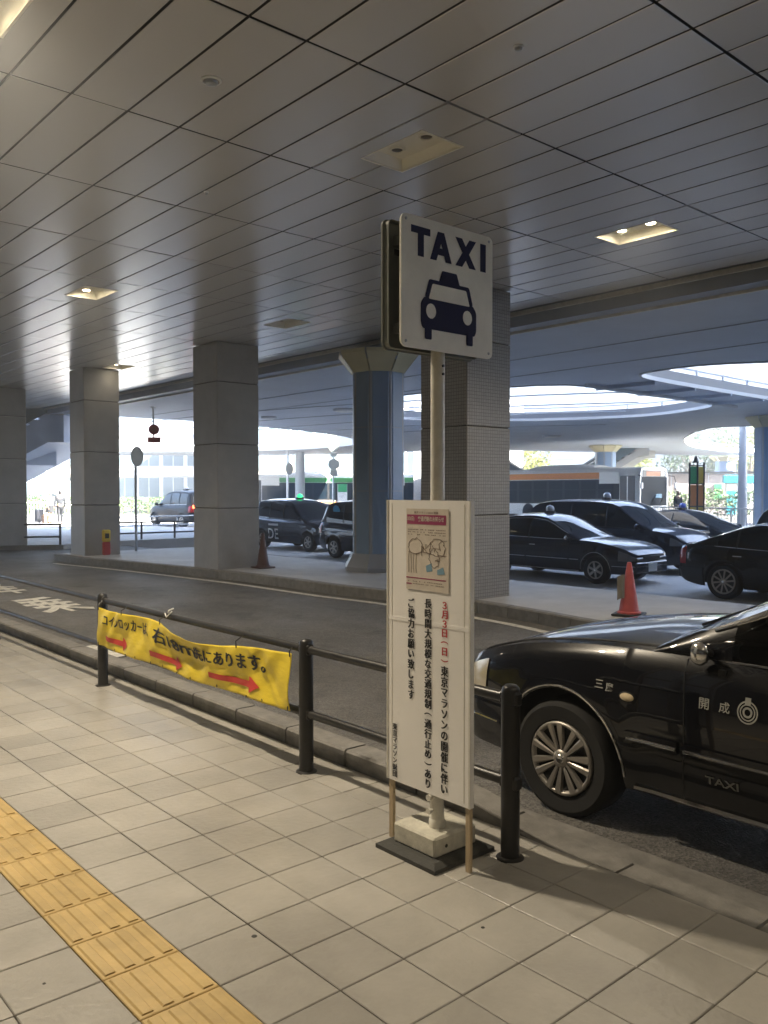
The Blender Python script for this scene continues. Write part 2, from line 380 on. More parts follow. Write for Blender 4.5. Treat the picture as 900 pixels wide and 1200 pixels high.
# ------------------------------------------------------------ near pavement with its tiles
TX0, TY0, TS = 1.9254, 2.0898, .2757
b = B(); b.box((-1.0, 8, -.16), (8.06, 56, .30)); sidewalk = structure(b.build('sidewalk', 'grout'))
def tile_bm(hx=TS/2-.0022, hy=TS/2-.0022):
    t = B(); e = .003; z0, z1, z2 = -.012, .0, .0025
    lo = [(-hx, -hy, z0), (hx, -hy, z0), (hx, hy, z0), (-hx, hy, z0)]; mi = [(-hx, -hy, z1), (hx, -hy, z1), (hx, hy, z1), (-hx, hy, z1)]
    up = [(-hx+e, -hy+e, z2), (hx-e, -hy+e, z2), (hx-e, hy-e, z2), (-hx+e, hy-e, z2)]
    V = t.grid([lo, mi, up], close=True); t.bm.faces.new(V[2]); return t
tile_me = tile_bm().mesh('paving_tile', 'tile'); tact_me = tile_bm().mesh('tactile_tile', 'tactile')
bb = B()
for k in range(4):
    x = (k-1.5)*TS/4; l = TS/2-.017
    bb.prism([(x-.022, -.001), (x-.015, .005), (x+.015, .005), (x+.022, -.001)], 'y', -l, l)
bars_me = bb.mesh('raised_bars', 'tactile')
bb = B()
for i in range(5):
    for j in range(5): bb.cyl(((i-2)*.054, (j-2)*.054, .0), ((i-2)*.054, (j-2)*.054, .006), .013, .009, 8)
dots_me = bb.mesh('raised_dots', 'tactile')
rest = B(); cand = []
for j in range(-22, 4):
    for i in range(-40, 90):
        x, y = TX0+(j+.5)*TS, TY0+(i+.5)*TS
        z = in_view((x, y, 0), 45)
        if z is not None and z < 16: cand.append((z, i, j))
        elif -6 < y < 22: rest.box((x, y, -.002), (TS-.004, TS-.004, .009))
cand.sort(); n_t = 0
for z, i, j in cand:
    x, y = TX0+(j+.5)*TS, TY0+(i+.5)*TS
    if j == -3:
        t = link('tactile_tile', tact_me, sidewalk, (x, y, .0005))
        link('raised_dots' if i >= 9 else 'raised_bars', dots_me if i >= 9 else bars_me, t, (0, 0, .0022)); continue
    n_t += 1
    if n_t > 296: rest.box((x, y, -.002), (TS-.004, TS-.004, .009)); continue
    link('paving_tile', tile_me, sidewalk, (x+rnd.uniform(-.0004, .0004), y+rnd.uniform(-.0004, .0004), rnd.uniform(-.0006, .0006)), (rnd.uniform(-.002, .002), rnd.uniform(-.002, .002), rnd.uniform(-.0015, .0015)+rnd.choice((0, math.pi))))
stuff(rest.build('paving_tiles', 'tile', sidewalk))
# small dark specks of dropped gum
for x, y in ((1.62, 2.55), (2.28, 2.05), (.95, 2.75)):
    g = B(); rr = rnd.uniform(.006, .012); g.lathe([(0.0005, .0042), (rr*.8, .0040), (rr, .0024)], (0, 0, 0), 9); g.build('gum_stain', 'rubber', sidewalk, (x, y, 0), (0, 0, rnd.random()*6))

# near kerb: raised stones, dipping to a flush kerb where the taxi stops
def kerb_top(y): return lerp(-.012, .095, smoothstep(2.2, 3.0, y))
b = B(); b.box((3.14, 10, -.30), (.19, 60, .28)); near_kerb = structure(b.build('near_kerb', 'grout'))
y = -4.0
while y < 24:
    y2 = y+.598; kb = B(); n = 5; rows = []
    for q in range(n+1):
        yy = lerp(y+.006, y2-.006, q/n); h = kerb_top(yy)
        rows.append([(3.034, yy, -.15), (3.034, yy, h-.012), (3.046, yy, h), (3.19, yy, h), (3.215, yy, h-.02), (3.235, yy, -.17)])
    V = kb.grid(rows); kb.bm.faces.new(V[0][::-1]); kb.bm.faces.new(V[-1])
    kb.build('kerb_stone', 'kerb', near_kerb, (0, 0, rnd.uniform(-.002, .002)), smooth=30); y = y2+.002
# gutter strip
b = B(); rows = []; y = -6
while y < 24: rows.append([(3.23, y, gz(3.4, y)+.008), (3.5, y, gz(3.5, y)+.005)]); y += .6
b.grid(rows); b.build('gutter', 'kerb', near_kerb)

# ------------------------------------------------------------ island across the road
b = B(); rows = []; y = -26.
while y <= 21.61:
    x0 = KC(y)+.148; rows.append([(lerp(x0, 15.3, k/12), y, isz(lerp(x0, 15.3, k/12))-.004) for k in range(13)]); y += .6
V = b.grid(rows)
edge = [v for v in V[-1]]; low = [b.bm.verts.new(v.co+Vector((0, .02, -.5))) for v in edge]
for k in range(len(edge)-1): b.bm.faces.new((edge[k], edge[k+1], low[k+1], low[k]))
island = structure(b.build('island_pavement', 'island', smooth=40))
b = B(); rows = []; y = -26.
while y <= 60:
    rows.append([(x, y, gz(x, y)+.010) for x in (14.9, 18, 22, 26)]); y += 1.
b.grid(rows); structure(b.build('taxi_pool_pavement', 'island', smooth=40))
far_kerb = None; y = -8.
while y < 21.0:
    y2 = y+.6; kb = B(); rows = []
    for yy in (y+.004, (y+y2)/2, y2-.004):
        x = KC(yy); rows.append([(x, yy, -.3), (x, yy, -.018), (x+.018, yy, 0), (x+.146, yy, 0), (x+.146, yy, -.2)])
    V = kb.grid(rows); kb.bm.faces.new(V[0][::-1]); kb.bm.faces.new(V[-1])
    kb.build('kerb_stone', 'kerb', island, (0, 0, rnd.uniform(-.002, .002)), smooth=30); y = y2

# pavement on the far side of the crossing road, left
b = B(); pts = [(-6, 32.5), (5.5, 27.2), (7.9, 26.0), (9.4, 25.2), (11.4, 25.9), (14.2, 26.0), (17, 26.6), (20, 29), (19.5, 33), (12, 37.5), (-6, 44)]
b.prism(pts, 'z', -.4, -.03); structure(b.build('far_pavement', 'island'))

# ------------------------------------------------------------ ceiling
HC, CX0, CY0, CU_, CV_ = 4.5889, 2.9324, 2.8584, 1.7752, .4477
CEX = 11.04
b = B(); b.box(((-6+CEX)/2, 3.2, HC+.35), (CEX+6-.02, 58.6, .5)); ceiling = structure(b.build('ceiling', 'backing'))
FIX = {}
for m_ in (-1, 0, 1, 2):
    for n_ in (-1, 0, 1, 2):
        FIX[(m_, n_)] = (CX0+(8*m_-3)*CV_, CY0+CU_*1.5+4*CU_*n_)
fx, fy = .24, .385
def panel_boxes(x0, x1, y0, y1):
    for (X, Y) in FIX.values():
        if x0 < X+fx and x1 > X-fx and y0 < Y+fy and y1 > Y-fy:
            out = [(x0, x1, y0, Y-fy), (x0, x1, Y+fy, y1)]
            out.append((x0, X-fx, Y-fy, Y+fy) if x0 < X-fx else (X+fx, x1, Y-fy, Y+fy)); return out
    return [(x0, x1, y0, y1)]
pan = {}
def panel_mesh(w_, l_):
    k = (round(w_, 3), round(l_, 3))
    if k not in pan:
        p = B(); e = .004; hx, hy = w_/2, l_/2
        V = p.grid([[(-hx, -hy, .03), (hx, -hy, .03), (hx, hy, .03), (-hx, hy, .03)], [(-hx, -hy, e), (hx, -hy, e), (hx, hy, e), (-hx, hy, e)], [(-hx+e, -hy+e, 0), (hx-e, -hy+e, 0), (hx-e, hy-e, 0), (-hx+e, hy-e, 0)]], close=True)
        p.bm.faces.new(V[2]); me_ = p.mesh('ceiling_panel', 'panel'); me_.materials.append(M['backing'])
        for f in me_.polygons:
            if abs(f.normal.z) < .3: f.material_index = 1
        pan[k] = me_
    return pan[k]
rest = B(); g1 = .0105; cnt = 0
for k in range(-20, 19):
    for c in range(-16, 18):
        x0, x1, y0, y1 = CX0+k*CV_+g1, CX0+(k+1)*CV_-g1, CY0+c*CU_+g1*1.1, CY0+(c+1)*CU_-g1*1.1
        if x0 > CEX-.1: continue
        x1 = min(x1, CEX-.03); bx = panel_boxes(x0, x1, y0, y1)
        vis = any(in_view((px, py, HC), 15) for px in (x0, (x0+x1)/2, x1) for py in (y0, (y0+y1)/2, y1))
        if vis and cnt < 300:
            cnt += 1
            if len(bx) == 1: link('ceiling_panel', panel_mesh(x1-x0, y1-y0), ceiling, ((x0+x1)/2, (y0+y1)/2, HC+rnd.uniform(-.001, .001)), (rnd.uniform(-.0016, .0016), rnd.uniform(-.0008, .0008), 0))
            else:
                p = B()
                for a0, a1, b0, b1 in bx: p.box(((a0+a1)/2, (b0+b1)/2, HC+.015), (a1-a0, b1-b0, .03))
                bmesh.ops.remove_doubles(p.bm, verts=p.bm.verts[:], dist=1e-5); p.build('ceiling_panel', 'panel', ceiling)
        else:
            for a0, a1, b0, b1 in bx: rest.box(((a0+a1)/2, (b0+b1)/2, HC+.015), (a1-a0, b1-b0, .03))
stuff(rest.build('ceiling_panels', 'panel', ceiling))
# metal trims along the open edge of the ceiling
b = B(); b.box((CEX+.10, 3.2, HC-.02), (.045, 58.6, .07)); b.build('edge_trim', 'steel_white', ceiling)
b = B(); b.box((CEX+.13, 3.2, HC+.16), (.13, 58.6, .2)); b.build('shadow_gap', 'backing', ceiling)

# recessed twin lamps
def fixture(mn, label, lit):
    X, Y = FIX[mn]
    t = thing('ceiling_light', label, 'ceiling light', (X, Y, HC), 0, 'recessed twin ceiling lights')
    b = B()
    for sx_, sy_, wx, wy in ((0, fy+.004, fx*2+.03, .018), (0, -fy-.004, fx*2+.03, .018), (fx+.004, 0, .018, fy*2-.012), (-fx-.004, 0, .018, fy*2-.012)):
        b.box((sx_, sy_, .008), (wx, wy, .026))
    b.build('frame', 'tray', t)
    b = B(); h = .085
    lo = [(-fx+.006, -fy+.006, .012), (fx-.006, -fy+.006, .012), (fx-.006, fy-.006, .012), (-fx+.006, fy-.006, .012)]
    hi = [(-fx+.05, -fy+.05, h), (fx-.05, -fy+.05, h), (fx-.05, fy-.05, h), (-fx+.05, fy-.05, h)]
    V = b.grid([lo, hi], close=True); b.bm.faces.new(V[1]); b.build('tray', 'tray', t)
    for s in (-1, 1):
        b = B(); b.lathe([(.075, 0), (.068, -.012), (.055, -.012), (.05, .002)], (0, s*.19, h-.003), 20); ring = b.build('lamp_ring', 'tray', t)
        b = B(); b.lathe([(.05, -.004), (.03, -.008), (.0005, -.010)], (0, s*.19, h-.003), 20); b.build('lamp', 'bulb_dim' if 0 < lit < .1 else 'bulb_on' if lit else 'bulb_off', ring)
        if lit:
            ld = bpy.data.lights.new('lamp_light', 'SPOT'); ld.energy = LAMP_W*lit; ld.color = (1., .85, .64); ld.spot_size = R(140); ld.spot_blend = .8; ld.shadow_soft_size = .05
            lo_ = bpy.data.objects.new('lamp_light', ld); COL.objects.link(lo_); lo_.parent = t; lo_.location = (0, s*.19, .05)
lit = {(-1, -1): .3, (0, -1): .22, (1, -1): .5, (-1, 0): .3, (0, 0): 2.9, (2, 0): .8, (0, 1): 1., (1, 1): 1.0, (1, 2): .6, (2, 2): .03, (2, -1): 0}
FL = {(1, 0): 'unlit recessed ceiling light over the kerb, just above the taxi sign', (2, 0): 'lit ceiling light with two bright bulbs to the right of the taxi sign', (2, 1): 'dark unlit ceiling light beside the top of the second column from the left',
      (1, 1): 'lit twin ceiling light high on the left, in front of the leftmost columns', (2, 2): 'small far lit ceiling light at the head of a left column', (0, 0): 'lit ceiling light at the top left corner of the picture'}
for mn in FIX:
    if mn in lit or mn in FL: fixture(mn, FL.get(mn, 'lit ceiling light over the pavement outside the picture'), lit.get(mn, 0))
for nm, lb, X, Y, r_ in (('smoke_detector', 'round white smoke detector on the ceiling panels at upper left', 3.17, 5.52, .06), ('ceiling_sensor', 'tiny pale sensor on the ceiling right of the unlit light', 4.49, 3.74, .028), ('ceiling_sensor', 'tiny pale sensor on the ceiling left of the unlit light', 4.3, 7.6, .02)):
    t = thing(nm, lb, 'detector', (X, Y, HC))
    b = B(); b.lathe([(r_*1.25, .002), (r_*1.25, -.008), (r_, -.014)], n=20); b.build('rim', 'round_lamp', t)
    b = B(); b.lathe([(r_*.8, -.010), (r_*.7, -.03), (r_*.3, -.036), (.0005, -.036)], n=20); b.build('sensor_dome', 'pole_grey', t)

# fascia and big soffit beyond the ceiling edge (the elevated deck), with its openings
deck = thing('elevated_deck', 'blue grey elevated walkway deck over the taxi pool, with round openings', 'overpass', (0, 0, 0))
b = B(); b.box((11.37, 3.2, 4.62), (.32, 58.6, .5)); b.build('fascia_beam', 'fascia', deck)
b = B(); b.box((11.545, 3.2, 4.350), (.04, 58.6, .045)); b.build('fascia_trim', 'steel_white', deck)
def curve_slab(outer, holes, z0, z1, name, m, parent):
    cu = bpy.data.curves.new(name, 'CURVE'); cu.dimensions = '2D'; cu.fill_mode = 'BOTH'; cu.extrude = (z1-z0)/2
    for pl in [outer]+holes:
        s = cu.splines.new('POLY'); s.points.add(len(pl)-1); s.use_cyclic_u = True
        for p, q in zip(s.points, pl): p.co = (q[0], q[1], 0, 1)
    o = bpy.data.objects.new(name, cu); COL.objects.link(o); bpy.context.view_layer.update()
    me = bpy.data.meshes.new_from_object(o.evaluated_get(bpy.context.evaluated_depsgraph_get()))
    bpy.data.objects.remove(o); me.materials.clear(); me.materials.append(M[m])
    bm = bmesh.new(); bm.from_mesh(me); bmesh.ops.remove_doubles(bm, verts=bm.verts[:], dist=1e-4); bmesh.ops.recalc_face_normals(bm, faces=bm.faces[:]); bm.to_mesh(me); bm.free()
    for f in me.polygons: f.use_smooth = False
    return link(name, me, parent, (0, 0, (z0+z1)/2))
def smooth_loop(pts, n=6):
    P = [Vector((*p, 0)) for p in pts]; out = []; m_ = len(P)
    for i in range(m_):
        p0, p1, p2, p3 = P[i-1], P[i], P[(i+1) % m_], P[(i+2) % m_]
        for q in range(n):
            t = q/n; v = .5*((2*p1)+(-p0+p2)*t+(2*p0-5*p1+4*p2-p3)*t*t+(-p0+3*p1-3*p2+p3)*t**3); out.append((v.x, v.y))
    return out
h1 = smooth_loop([(16.5, 18.1), (17.38, 14.7), (17.85, 13.75), (18.7, 13.3), (21.5, 13.35), (24.4, 13.3), (26.2, 13.6), (27.4, 15.3), (28.0, 17.4), (27.3, 19.8), (25.9, 21.9), (24.0, 23.3), (21.9, 24.2), (19.6, 23.6), (17.6, 21.3)])
h2 = smooth_loop([(17.9, 11.2), (17.46, 10.3), (17.53, 9.2), (18.1, 8.2), (19.3, 6.4), (22, 4.4), (25.5, 3.8), (28.6, 5.4), (30, 8), (29.6, 10.3), (28, 11.35), (25.6, 11.6), (22.9, 11.6), (19.4, 11.5)])
h3 = smooth_loop([(35.4, 17.5), (36.4, 19.5), (38.2, 21), (43, 24.1), (49.2, 27.1), (54.2, 28.5), (59.4, 29), (64, 26), (65, 18), (60, 10.5), (48, 8.5), (38.5, 11)])
out_ = [(11.56, 33), (12.0, 31.6)] + smooth_loop([(13.6, 30.9), (16.5, 30.3), (20.1, 31.0), (23.1, 32), (25.8, 33.1), (28.3, 34.8), (31.2, 37.4), (32.9, 40.5), (33.6, 44.5), (33.4, 48), (31.5, 52), (27, 56.5), (22, 59.5), (24, 65), (31, 62), (37, 57), (40.5, 50), (41.2, 44), (42.5, 40.2), (45.4, 38.4), (52, 35.9), (55, 35)], 5)[:-4] + [(62, 35), (68, 30), (68, -2), (11.56, -2)]
curve_slab(out_, [h1, h2, h3], 4.35, 4.62, 'deck_slab', 'deck', deck)
def along(loop, closed, step):
    out = []; L = loop+[loop[0]] if closed else loop; acc = 0
    for a, c in zip(L, L[1:]):
        a, c = Vector((*a, 0)), Vector((*c, 0)); d = (c-a).length
        while acc < d and d > 0: out.append((a.lerp(c, acc/d), (c-a).normalized())); acc += step
        acc -= d
    return out
def edge_strip(loop, z0, z1, off, th, name, m, closed=True):
    b = B(); n = len(loop); rows = []; area = sum(loop[i-1][0]*loop[i][1]-loop[i][0]*loop[i-1][1] for i in range(n))
    s = 1 if area > 0 else -1
    for i in range(n):
        p, q = Vector(loop[i-1]), Vector(loop[(i+1) % n]); t = (q-p).normalized(); nn = Vector((-t.y, t.x))*s; c = Vector(loop[i])
        a, d = c+nn*off, c+nn*(off+th); rows.append([(a.x, a.y, z0), (d.x, d.y, z0), (d.x, d.y, z1), (a.x, a.y, z1)])
    V = b.grid(rows+([rows[0]] if closed else []), close=True); bmesh.ops.remove_doubles(b.bm, verts=b.bm.verts[:], dist=1e-5)
    return b.build(name, m, deck, smooth=35)
for hl in (h1, h2): edge_strip(hl, 4.425, 4.66, .004, .03, 'dim_fascia_band', 'deck_dim_band')  # dark band added to hold down the brightness of sky-lit opening walls
for hl in (h1, h2, h3):
    edge_strip(hl, 4.32, 4.42, .004, .07, 'edge_lip', 'deck_white'); edge_strip(hl, 4.80, 4.845, -.14, .05, 'handrail', 'deck_white')
    pb = B()
    for p, t in along(hl, True, 1.5): pb.box((p.x, p.y, 4.72), (.05, .05, .20), math.atan2(t.y, t.x))
    pb.build('railing_posts', 'deck_white', deck)
lf = out_[3:-7]
edge_strip(lf, 4.34, 5.15, -.12, .16, 'parapet', 'deck_white', closed=False)
# seams and pipes on the underside
for x in (13.2, 15.2):
    b = B(); rows = [(x+.9*math.sin((y+4)*.055), y, 4.346) for y in range(-25, 30, 2)]; b.tube(rows, .012, 6); b.build('soffit_joint', 'fascia', deck)
for q in range(5):
    b = B(); rr = 19+3.2*q; b.tube([(44-rr*math.cos(a*.05)*.9, 26-rr*math.sin(a*.05)+6, 4.346) for a in range(-2, 14)], .02, 6); b.build('soffit_joint', 'fascia', deck)
b = B(); b.tube([(18.2, 12.9, 4.28), (22, 12.95, 4.28), (26.5, 13.0, 4.28)], .05, 8); b.build('drain_pipe', 'deck_white', deck)
for x in (19.2, 21.2, 23.2, 25.2):
    b = B(); b.box((x, 12.4, 4.30), (.06, 1.75, .09)); b.build('cross_rib', 'deck', deck)
for lb, X, Y, r_ in (('round white lamp under the blue soffit beside the blue pillar', 18.0, 22.5, .42), ('small round lamp under the blue soffit right of the second column', 17.7, 26.7, .3), ('round ceiling lamp under the deck above the bus', 34.5, 26.5, .5)):
    t = thing('soffit_lamp', lb, 'ceiling light', (X, Y, 4.35), 0, 'round lamps under the deck')
    b = B(); b.lathe([(r_, .002), (r_, -.05), (r_*.85, -.08)], n=28); b.build('lamp_ring', 'deck_white', t, smooth=40)
    b = B(); b.lathe([(r_*.84, -.075), (r_*.5, -.11), (.001, -.12)], n=28); b.build('lamp_cover', 'round_lamp', t, smooth=40)

# ------------------------------------------------------------ columns
def column(x0, y0, s, label, segs, m, base=-.02):
    t = thing('column', label, 'column', (x0+s/2, y0+s/2, base), 0, 'square columns along the island')
    zz = [0]+segs+[HC-base-.012]
    for a, c in zip(zz, zz[1:]):
        b = B(); b.box((0, 0, (a+c)/2), (s, s, c-a-.012), bev=.012); b.build('cladding', m, t)
    b = B(); b.box((0, 0, (HC-base)/2), (s-.05, s-.05, HC-base-.03)); b.build('core', 'backing', t)
    return t
column(8.92, 8.36, .96, 'near square column faced in small grey tiles behind the taxi sign', [1.25, 2.55, 3.8], 'mosaic')
column(8.66, 14.92, .98, 'square grey column second from the right, with a dark red cone at its foot', [1.25, 2.55, 3.8], 'col_stone')
column(8.06, 20.2, .9, 'square grey column with a yellow and red box at its foot', [1.25, 2.55, 3.8], 'col_stone')
column(7.4, 25.75, 1.15, 'leftmost grey column, half out of the picture', [1.25, 2.55, 3.8], 'col_stone', base=-.04)

def blue_pillar(x, y, z0, label, r_=.5, top=4.35, rz=0., cap=True):
    t = thing('blue_pillar', label, 'pillar', (x, y, z0), rz, 'blue round pillars carrying the deck')
    H_ = top-z0-.42; n = 8; q = math.pi/8
    prof = [(r_*math.cos(q+k*math.pi/4)/math.cos(q), r_*math.sin(q+k*math.pi/4)/math.cos(q)) for k in range(n)]
    zs = [.36, 1.6, 2.85, H_]
    for a, c in zip(zs, zs[1:]):
        b = B(); b.prism(prof, 'z', a+.006, c-.006); bmesh.ops.bevel(b.bm, geom=[e for e in b.bm.edges if abs(e.verts[0].co.z-e.verts[1].co.z) > .1], offset=.06, segments=3, affect='EDGES'); b.build('shaft', 'pillar_blue', t, smooth=25)
    b = B(); b.prism([(p[0]*.97, p[1]*.97) for p in prof], 'z', .3, H_); b.build('core', 'fascia', t)
    b = B(); V = b.grid([[(p[0]*1.3, p[1]*1.3, -.3) for p in prof], [(p[0]*1.3, p[1]*1.3, .10) for p in prof], [(p[0]*1.04, p[1]*1.04, .36) for p in prof]], close=True); b.bm.faces.new(V[2]); b.build('plinth', 'fascia', t)
    if cap:
        for k in range(n):
            a, c = prof[k], prof[(k+1) % n]; b = B(); f1, f2, f0 = 1.02, 1.55, .9; g = .012
            d = Vector((c[0]-a[0], c[1]-a[1])).normalized()*g
            A, C_ = (a[0]+d.x, a[1]+d.y), (c[0]-d.x, c[1]-d.y)
            b.grid([[(A[0]*f0, A[1]*f0, H_), (C_[0]*f0, C_[1]*f0, H_)], [(A[0]*f1, A[1]*f1, H_), (C_[0]*f1, C_[1]*f1, H_)], [(A[0]*f2, A[1]*f2, H_+.34), (C_[0]*f2, C_[1]*f2, H_+.34)], [(A[0]*f2, A[1]*f2, H_+.41), (C_[0]*f2, C_[1]*f2, H_+.41)]])
            b.build('capital_panel', 'cream', t)
    return t
blue_pillar(11.12, 12.85, -.02, 'blue octagonal pillar with a cream capital behind the taxi sign', .5, rz=R(10), top=4.34)
blue_pillar(31.75, 14.25, -.15, 'blue pillar with cream capital at the right edge behind the parked taxis', .55, rz=R(20))
blue_pillar(44.6, 30.15, -.15, 'blue pillar with cream capital rising behind the bus', .6, rz=R(5))
blue_pillar(66.5, 33.5, -.15, 'far sunlit blue pillar between the trees', .75, rz=R(15))

# station wall behind the camera
b = B(); b.box((-5.2, 3, 2.3), (.4, 58, 5.0)); tag(b.build('station_wall', 'wall_station'), 'plain station wall along the back of the pavement', 'wall')
b = B(); b.box((2.9, -26.2, 2.3), (16.6, .4, 5.0)); tag(b.build('end_wall', 'wall_station'), 'plain end wall of the covered pavement', 'wall')

# station building over the pavement; unseen wing beside it added to shade taxi pool
t = thing('station_building', 'tall station building over the covered pavement, with an unseen wing added for shade', 'building', (0, 0, 0))
b = B(); b.box((-16, 3, 14.7), (53, 58, 18.9)); b.build('upper_floors', 'bld_grey', t)
b = B(); b.box((35, -38, 19.8), (46, 46, 40)); b.build('unseen_shade_wing', 'bld_grey', t)

# ------------------------------------------------------------ guard rail
GX = 2.81
gr = thing('guard_rail', 'black two-bar pipe guard rail along the edge of the tiled pavement', 'guard rail', (GX, 5, 0))
py_ = [2.37, 3.87, 6.69, 9.51, 12.33, 15.15]
for yy in py_:
    b = B(); b.lathe([(.041, 0), (.041, .725), (.038, .745), (.026, .757), (.0005, .76)], (0, 0, 0), 20)
    p = b.build('post', 'steel_black', gr, (0, yy-5, 0), smooth=50)
    b = B(); b.lathe([(.062, 0), (.060, .006), (.043, .012)], n=20); b.build('base_collar', 'steel_black', p, smooth=50)
    b = B(); b.lathe([(.0435, -.008), (.0435, .008)], (0, 0, .706), 20); b.build('cap_ring', 'steel_black', p)
    for zz in (.70, .335):
        b = B(); b.box((.0, 0, zz), (.05, .10, .062), bev=.01); b.build('bracket', 'steel_black', p)
for a, c in zip(py_, py_[1:]):
    for zz in (.70, .335):
        b = B(); b.cyl((0, a+.041-5, zz), (0, c-.041-5, zz), .0235, n=14); b.build('rail', 'steel_black', gr, smooth=50)

# ------------------------------------------------------------ yellow banner tied between two posts
BY0, BY1 = 6.635, 3.935
topz = curve1([(0, .655), (.08, .648), (.22, .66), (.34, .668), (.42, .658), (.52, .625), (.62, .605), (.72, .618), (.8, .645), (.9, .664), (1, .672)])
botz = curve1([(0, .352), (.12, .338), (.35, .345), (.6, .33), (.85, .34), (1, .345)])
def bann(a, v, off=0.):
    y = lerp(BY0, BY1, a); z = lerp(botz(a), topz(a), v)
    lean = math.exp(-((a-.60)/.15)**2)*max(0, v-.45)*.10
    x = -.020-lean+.007*math.sin(a*41+v*4)*(.4+v*(1-v)*2)+.010*math.sin(a*19-v*5)+.002*math.sin(a*88-v*9)+.016*math.exp(-((a-.93)/.03)**2)*math.sin(v*6)-.008*math.exp(-((a-(.84+.13*(1-v)))/.012)**2)+.012*math.exp(-((a-(.03+.1*v))/.02)**2)
    z -= .02*lean*max(0, v-.5)*6
    return Vector((GX-.045+x-off, y, z))
bt = thing('banner', 'yellow cloth banner with red arrows tied between two rail posts', 'banner', (GX, 5.28, .5))
off_ = Vector((GX, 5.28, .5))
b = B(); b.grid([[bann(a/230, v/24)-off_ for v in range(25)] for a in range(231)]); cl = b.build('cloth', 'banner', bt, smooth=60)
sm = cl.modifiers.new('thickness', 'SOLIDIFY'); sm.thickness = .0015; sm.offset = 0
def banner_text(s, a0, a1, v, hgt, m):
    me = text_mesh(s, 1., .0); tw, th = text_dims(me); L_ = BY0-BY1; W_ = (a1-a0)
    bm = bmesh.new(); bm.from_mesh(me)
    for k in range(1, int(W_*L_/.012)):
        bmesh.ops.bisect_plane(bm, geom=bm.verts[:]+bm.edges[:]+bm.faces[:], plane_co=(-tw/2+tw*k/int(W_*L_/.012), 0, 0), plane_no=(1, 0, 0))
    for k in range(1, 7):
        bmesh.ops.bisect_plane(bm, geom=bm.verts[:]+bm.edges[:]+bm.faces[:], plane_co=(0, -th/2+th*k/7, 0), plane_no=(0, 1, 0))
    bmesh.ops.triangulate(bm, faces=bm.faces[:]); bm.to_mesh(me); bm.free()
    sx = W_/tw; j = join_meshes([(me.copy(), Matrix.Translation((-.042*th, .03*th, .0002))), (me.copy(), Matrix.Translation((.042*th, 0, .0004))), (me, Matrix.Identity(4))], lambda c: bann((a0+a1)/2+c.x*sx, v+c.y/th*hgt, .006+c.z)-off_)
    j.build('lettering', m, cl, norm=False)
banner_text('コインロッカーは、', .055, .345, .74, .26, 'black_ink')
banner_text('右18ｍ', .375, .60, .70, .34, 'black_ink')
banner_text('先にあります。', .60, .905, .70, .32, 'black_ink')
def arrow(a0, a1, v):
    b = B(); n = 40
    def hw(t): return .085 if t < .80 else .19*(1-(t-.80)/.20)+.001
    for k in range(n):
        t0, t1 = k/n, (k+1)/n
        w0 = hw(t0+1e-6); w1 = .085 if t1 <= .801 else hw(t1)
        if t0 >= .799: w0 = .19*(1-(t0-.80)/.2)+.001
        up0, up1 = (w0*1.0, w1*1.0)
        f0 = .075 if t0 < .799 else w0; f1 = .075 if t1 <= .801 else w1
        A = lambda t, q: bann(lerp(a0, a1, t), v+q*.85-.02*t, .007)-off_
        b.face([A(t0, -f0), A(t1, -f1), A(t1, up1 if t0 >= .799 else .075), A(t0, up0 if t0 >= .799 else .075)])
    b.build('arrow', 'banner_red', cl, norm=False)
arrow(.06, .205, .27); arrow(.355, .53, .25); arrow(.67, .885, .28)
for a, v in ((0.006, .97), (.18, 1.), (.41, 1.), (.80, 1.), (.995, .97), (0.006, .04), (.2, .0), (.35, 0), (.5, 0), (.83, 0), (.995, .04)):
    p = bann(a, v)-off_
    b = B(); zt = .70-.5 if v > .5 else .335-.5
    b.tube([p+Vector((-.004, 0, -.012 if v > .5 else .012)), p+Vector((.0, .01, (zt-p.z)*.5)), Vector((-.026, p.y+.02, zt)), Vector((.02, p.y+.02, zt+.02))], .004, 5)
    b.build('tie_cord', 'steel_black', bt)
for a in (.12, .27, .42, .58, .70, .90):
    p = bann(a, .05, .003)-off_; b = B(); b.lathe([(.009, -.002), (.006, -.003), (.004, -.001)], p, 10, 'x'); b.build('eyelet', 'dark', cl)
p = B(); p.tube([(GX-.01, 5.52, .725), (GX-.03, 5.47, .75), (GX-.01, 5.44, .765)], .006, 5); p.tube([(GX-.02, 5.55, .72), (GX-.035, 5.5, .70), (GX-.0, 5.48, .74)], .005, 5)
tag(p.build('tape_scrap', 'board'), 'white scrap of tape knotted round the top rail above the yellow banner', 'tape')

# ------------------------------------------------------------ taxi sign on its pole
SX0, SX1, SZ0, SZ1, SY = 2.328, 2.882, 2.186, 2.728, 2.55
PX, PY = 2.603, 2.612
ts = thing('taxi_sign', 'white taxi stand sign with blue car symbol on a pale steel pole', 'sign', (PX, PY, 0))
o3 = Vector((PX, PY, 0))
b = B(); b.cyl((0, 0, .125), (0, 0, 2.72), .031, n=20); pole = b.build('pole', 'steel_white', ts, smooth=50)
for zz in (.20, .26):
    b = B(); b.cyl((-.05, 0, zz), (.035, 0, zz), .008, n=8); b.cyl((-.056, 0, zz), (-.044, 0, zz), .015, n=6); b.build('bolt', 'steel_white', pole)
b = B(); b.lathe([(.037, .12), (.036, .15), (.031, .16)], n=20); b.build('pole_socket', 'steel_white', pole, smooth=50)
for zz in (2.10, 2.135):
    b = B(); b.cyl((.0, -.028, zz), (0, -.036, zz), .006, n=8); b.build('screw', 'dark', pole)
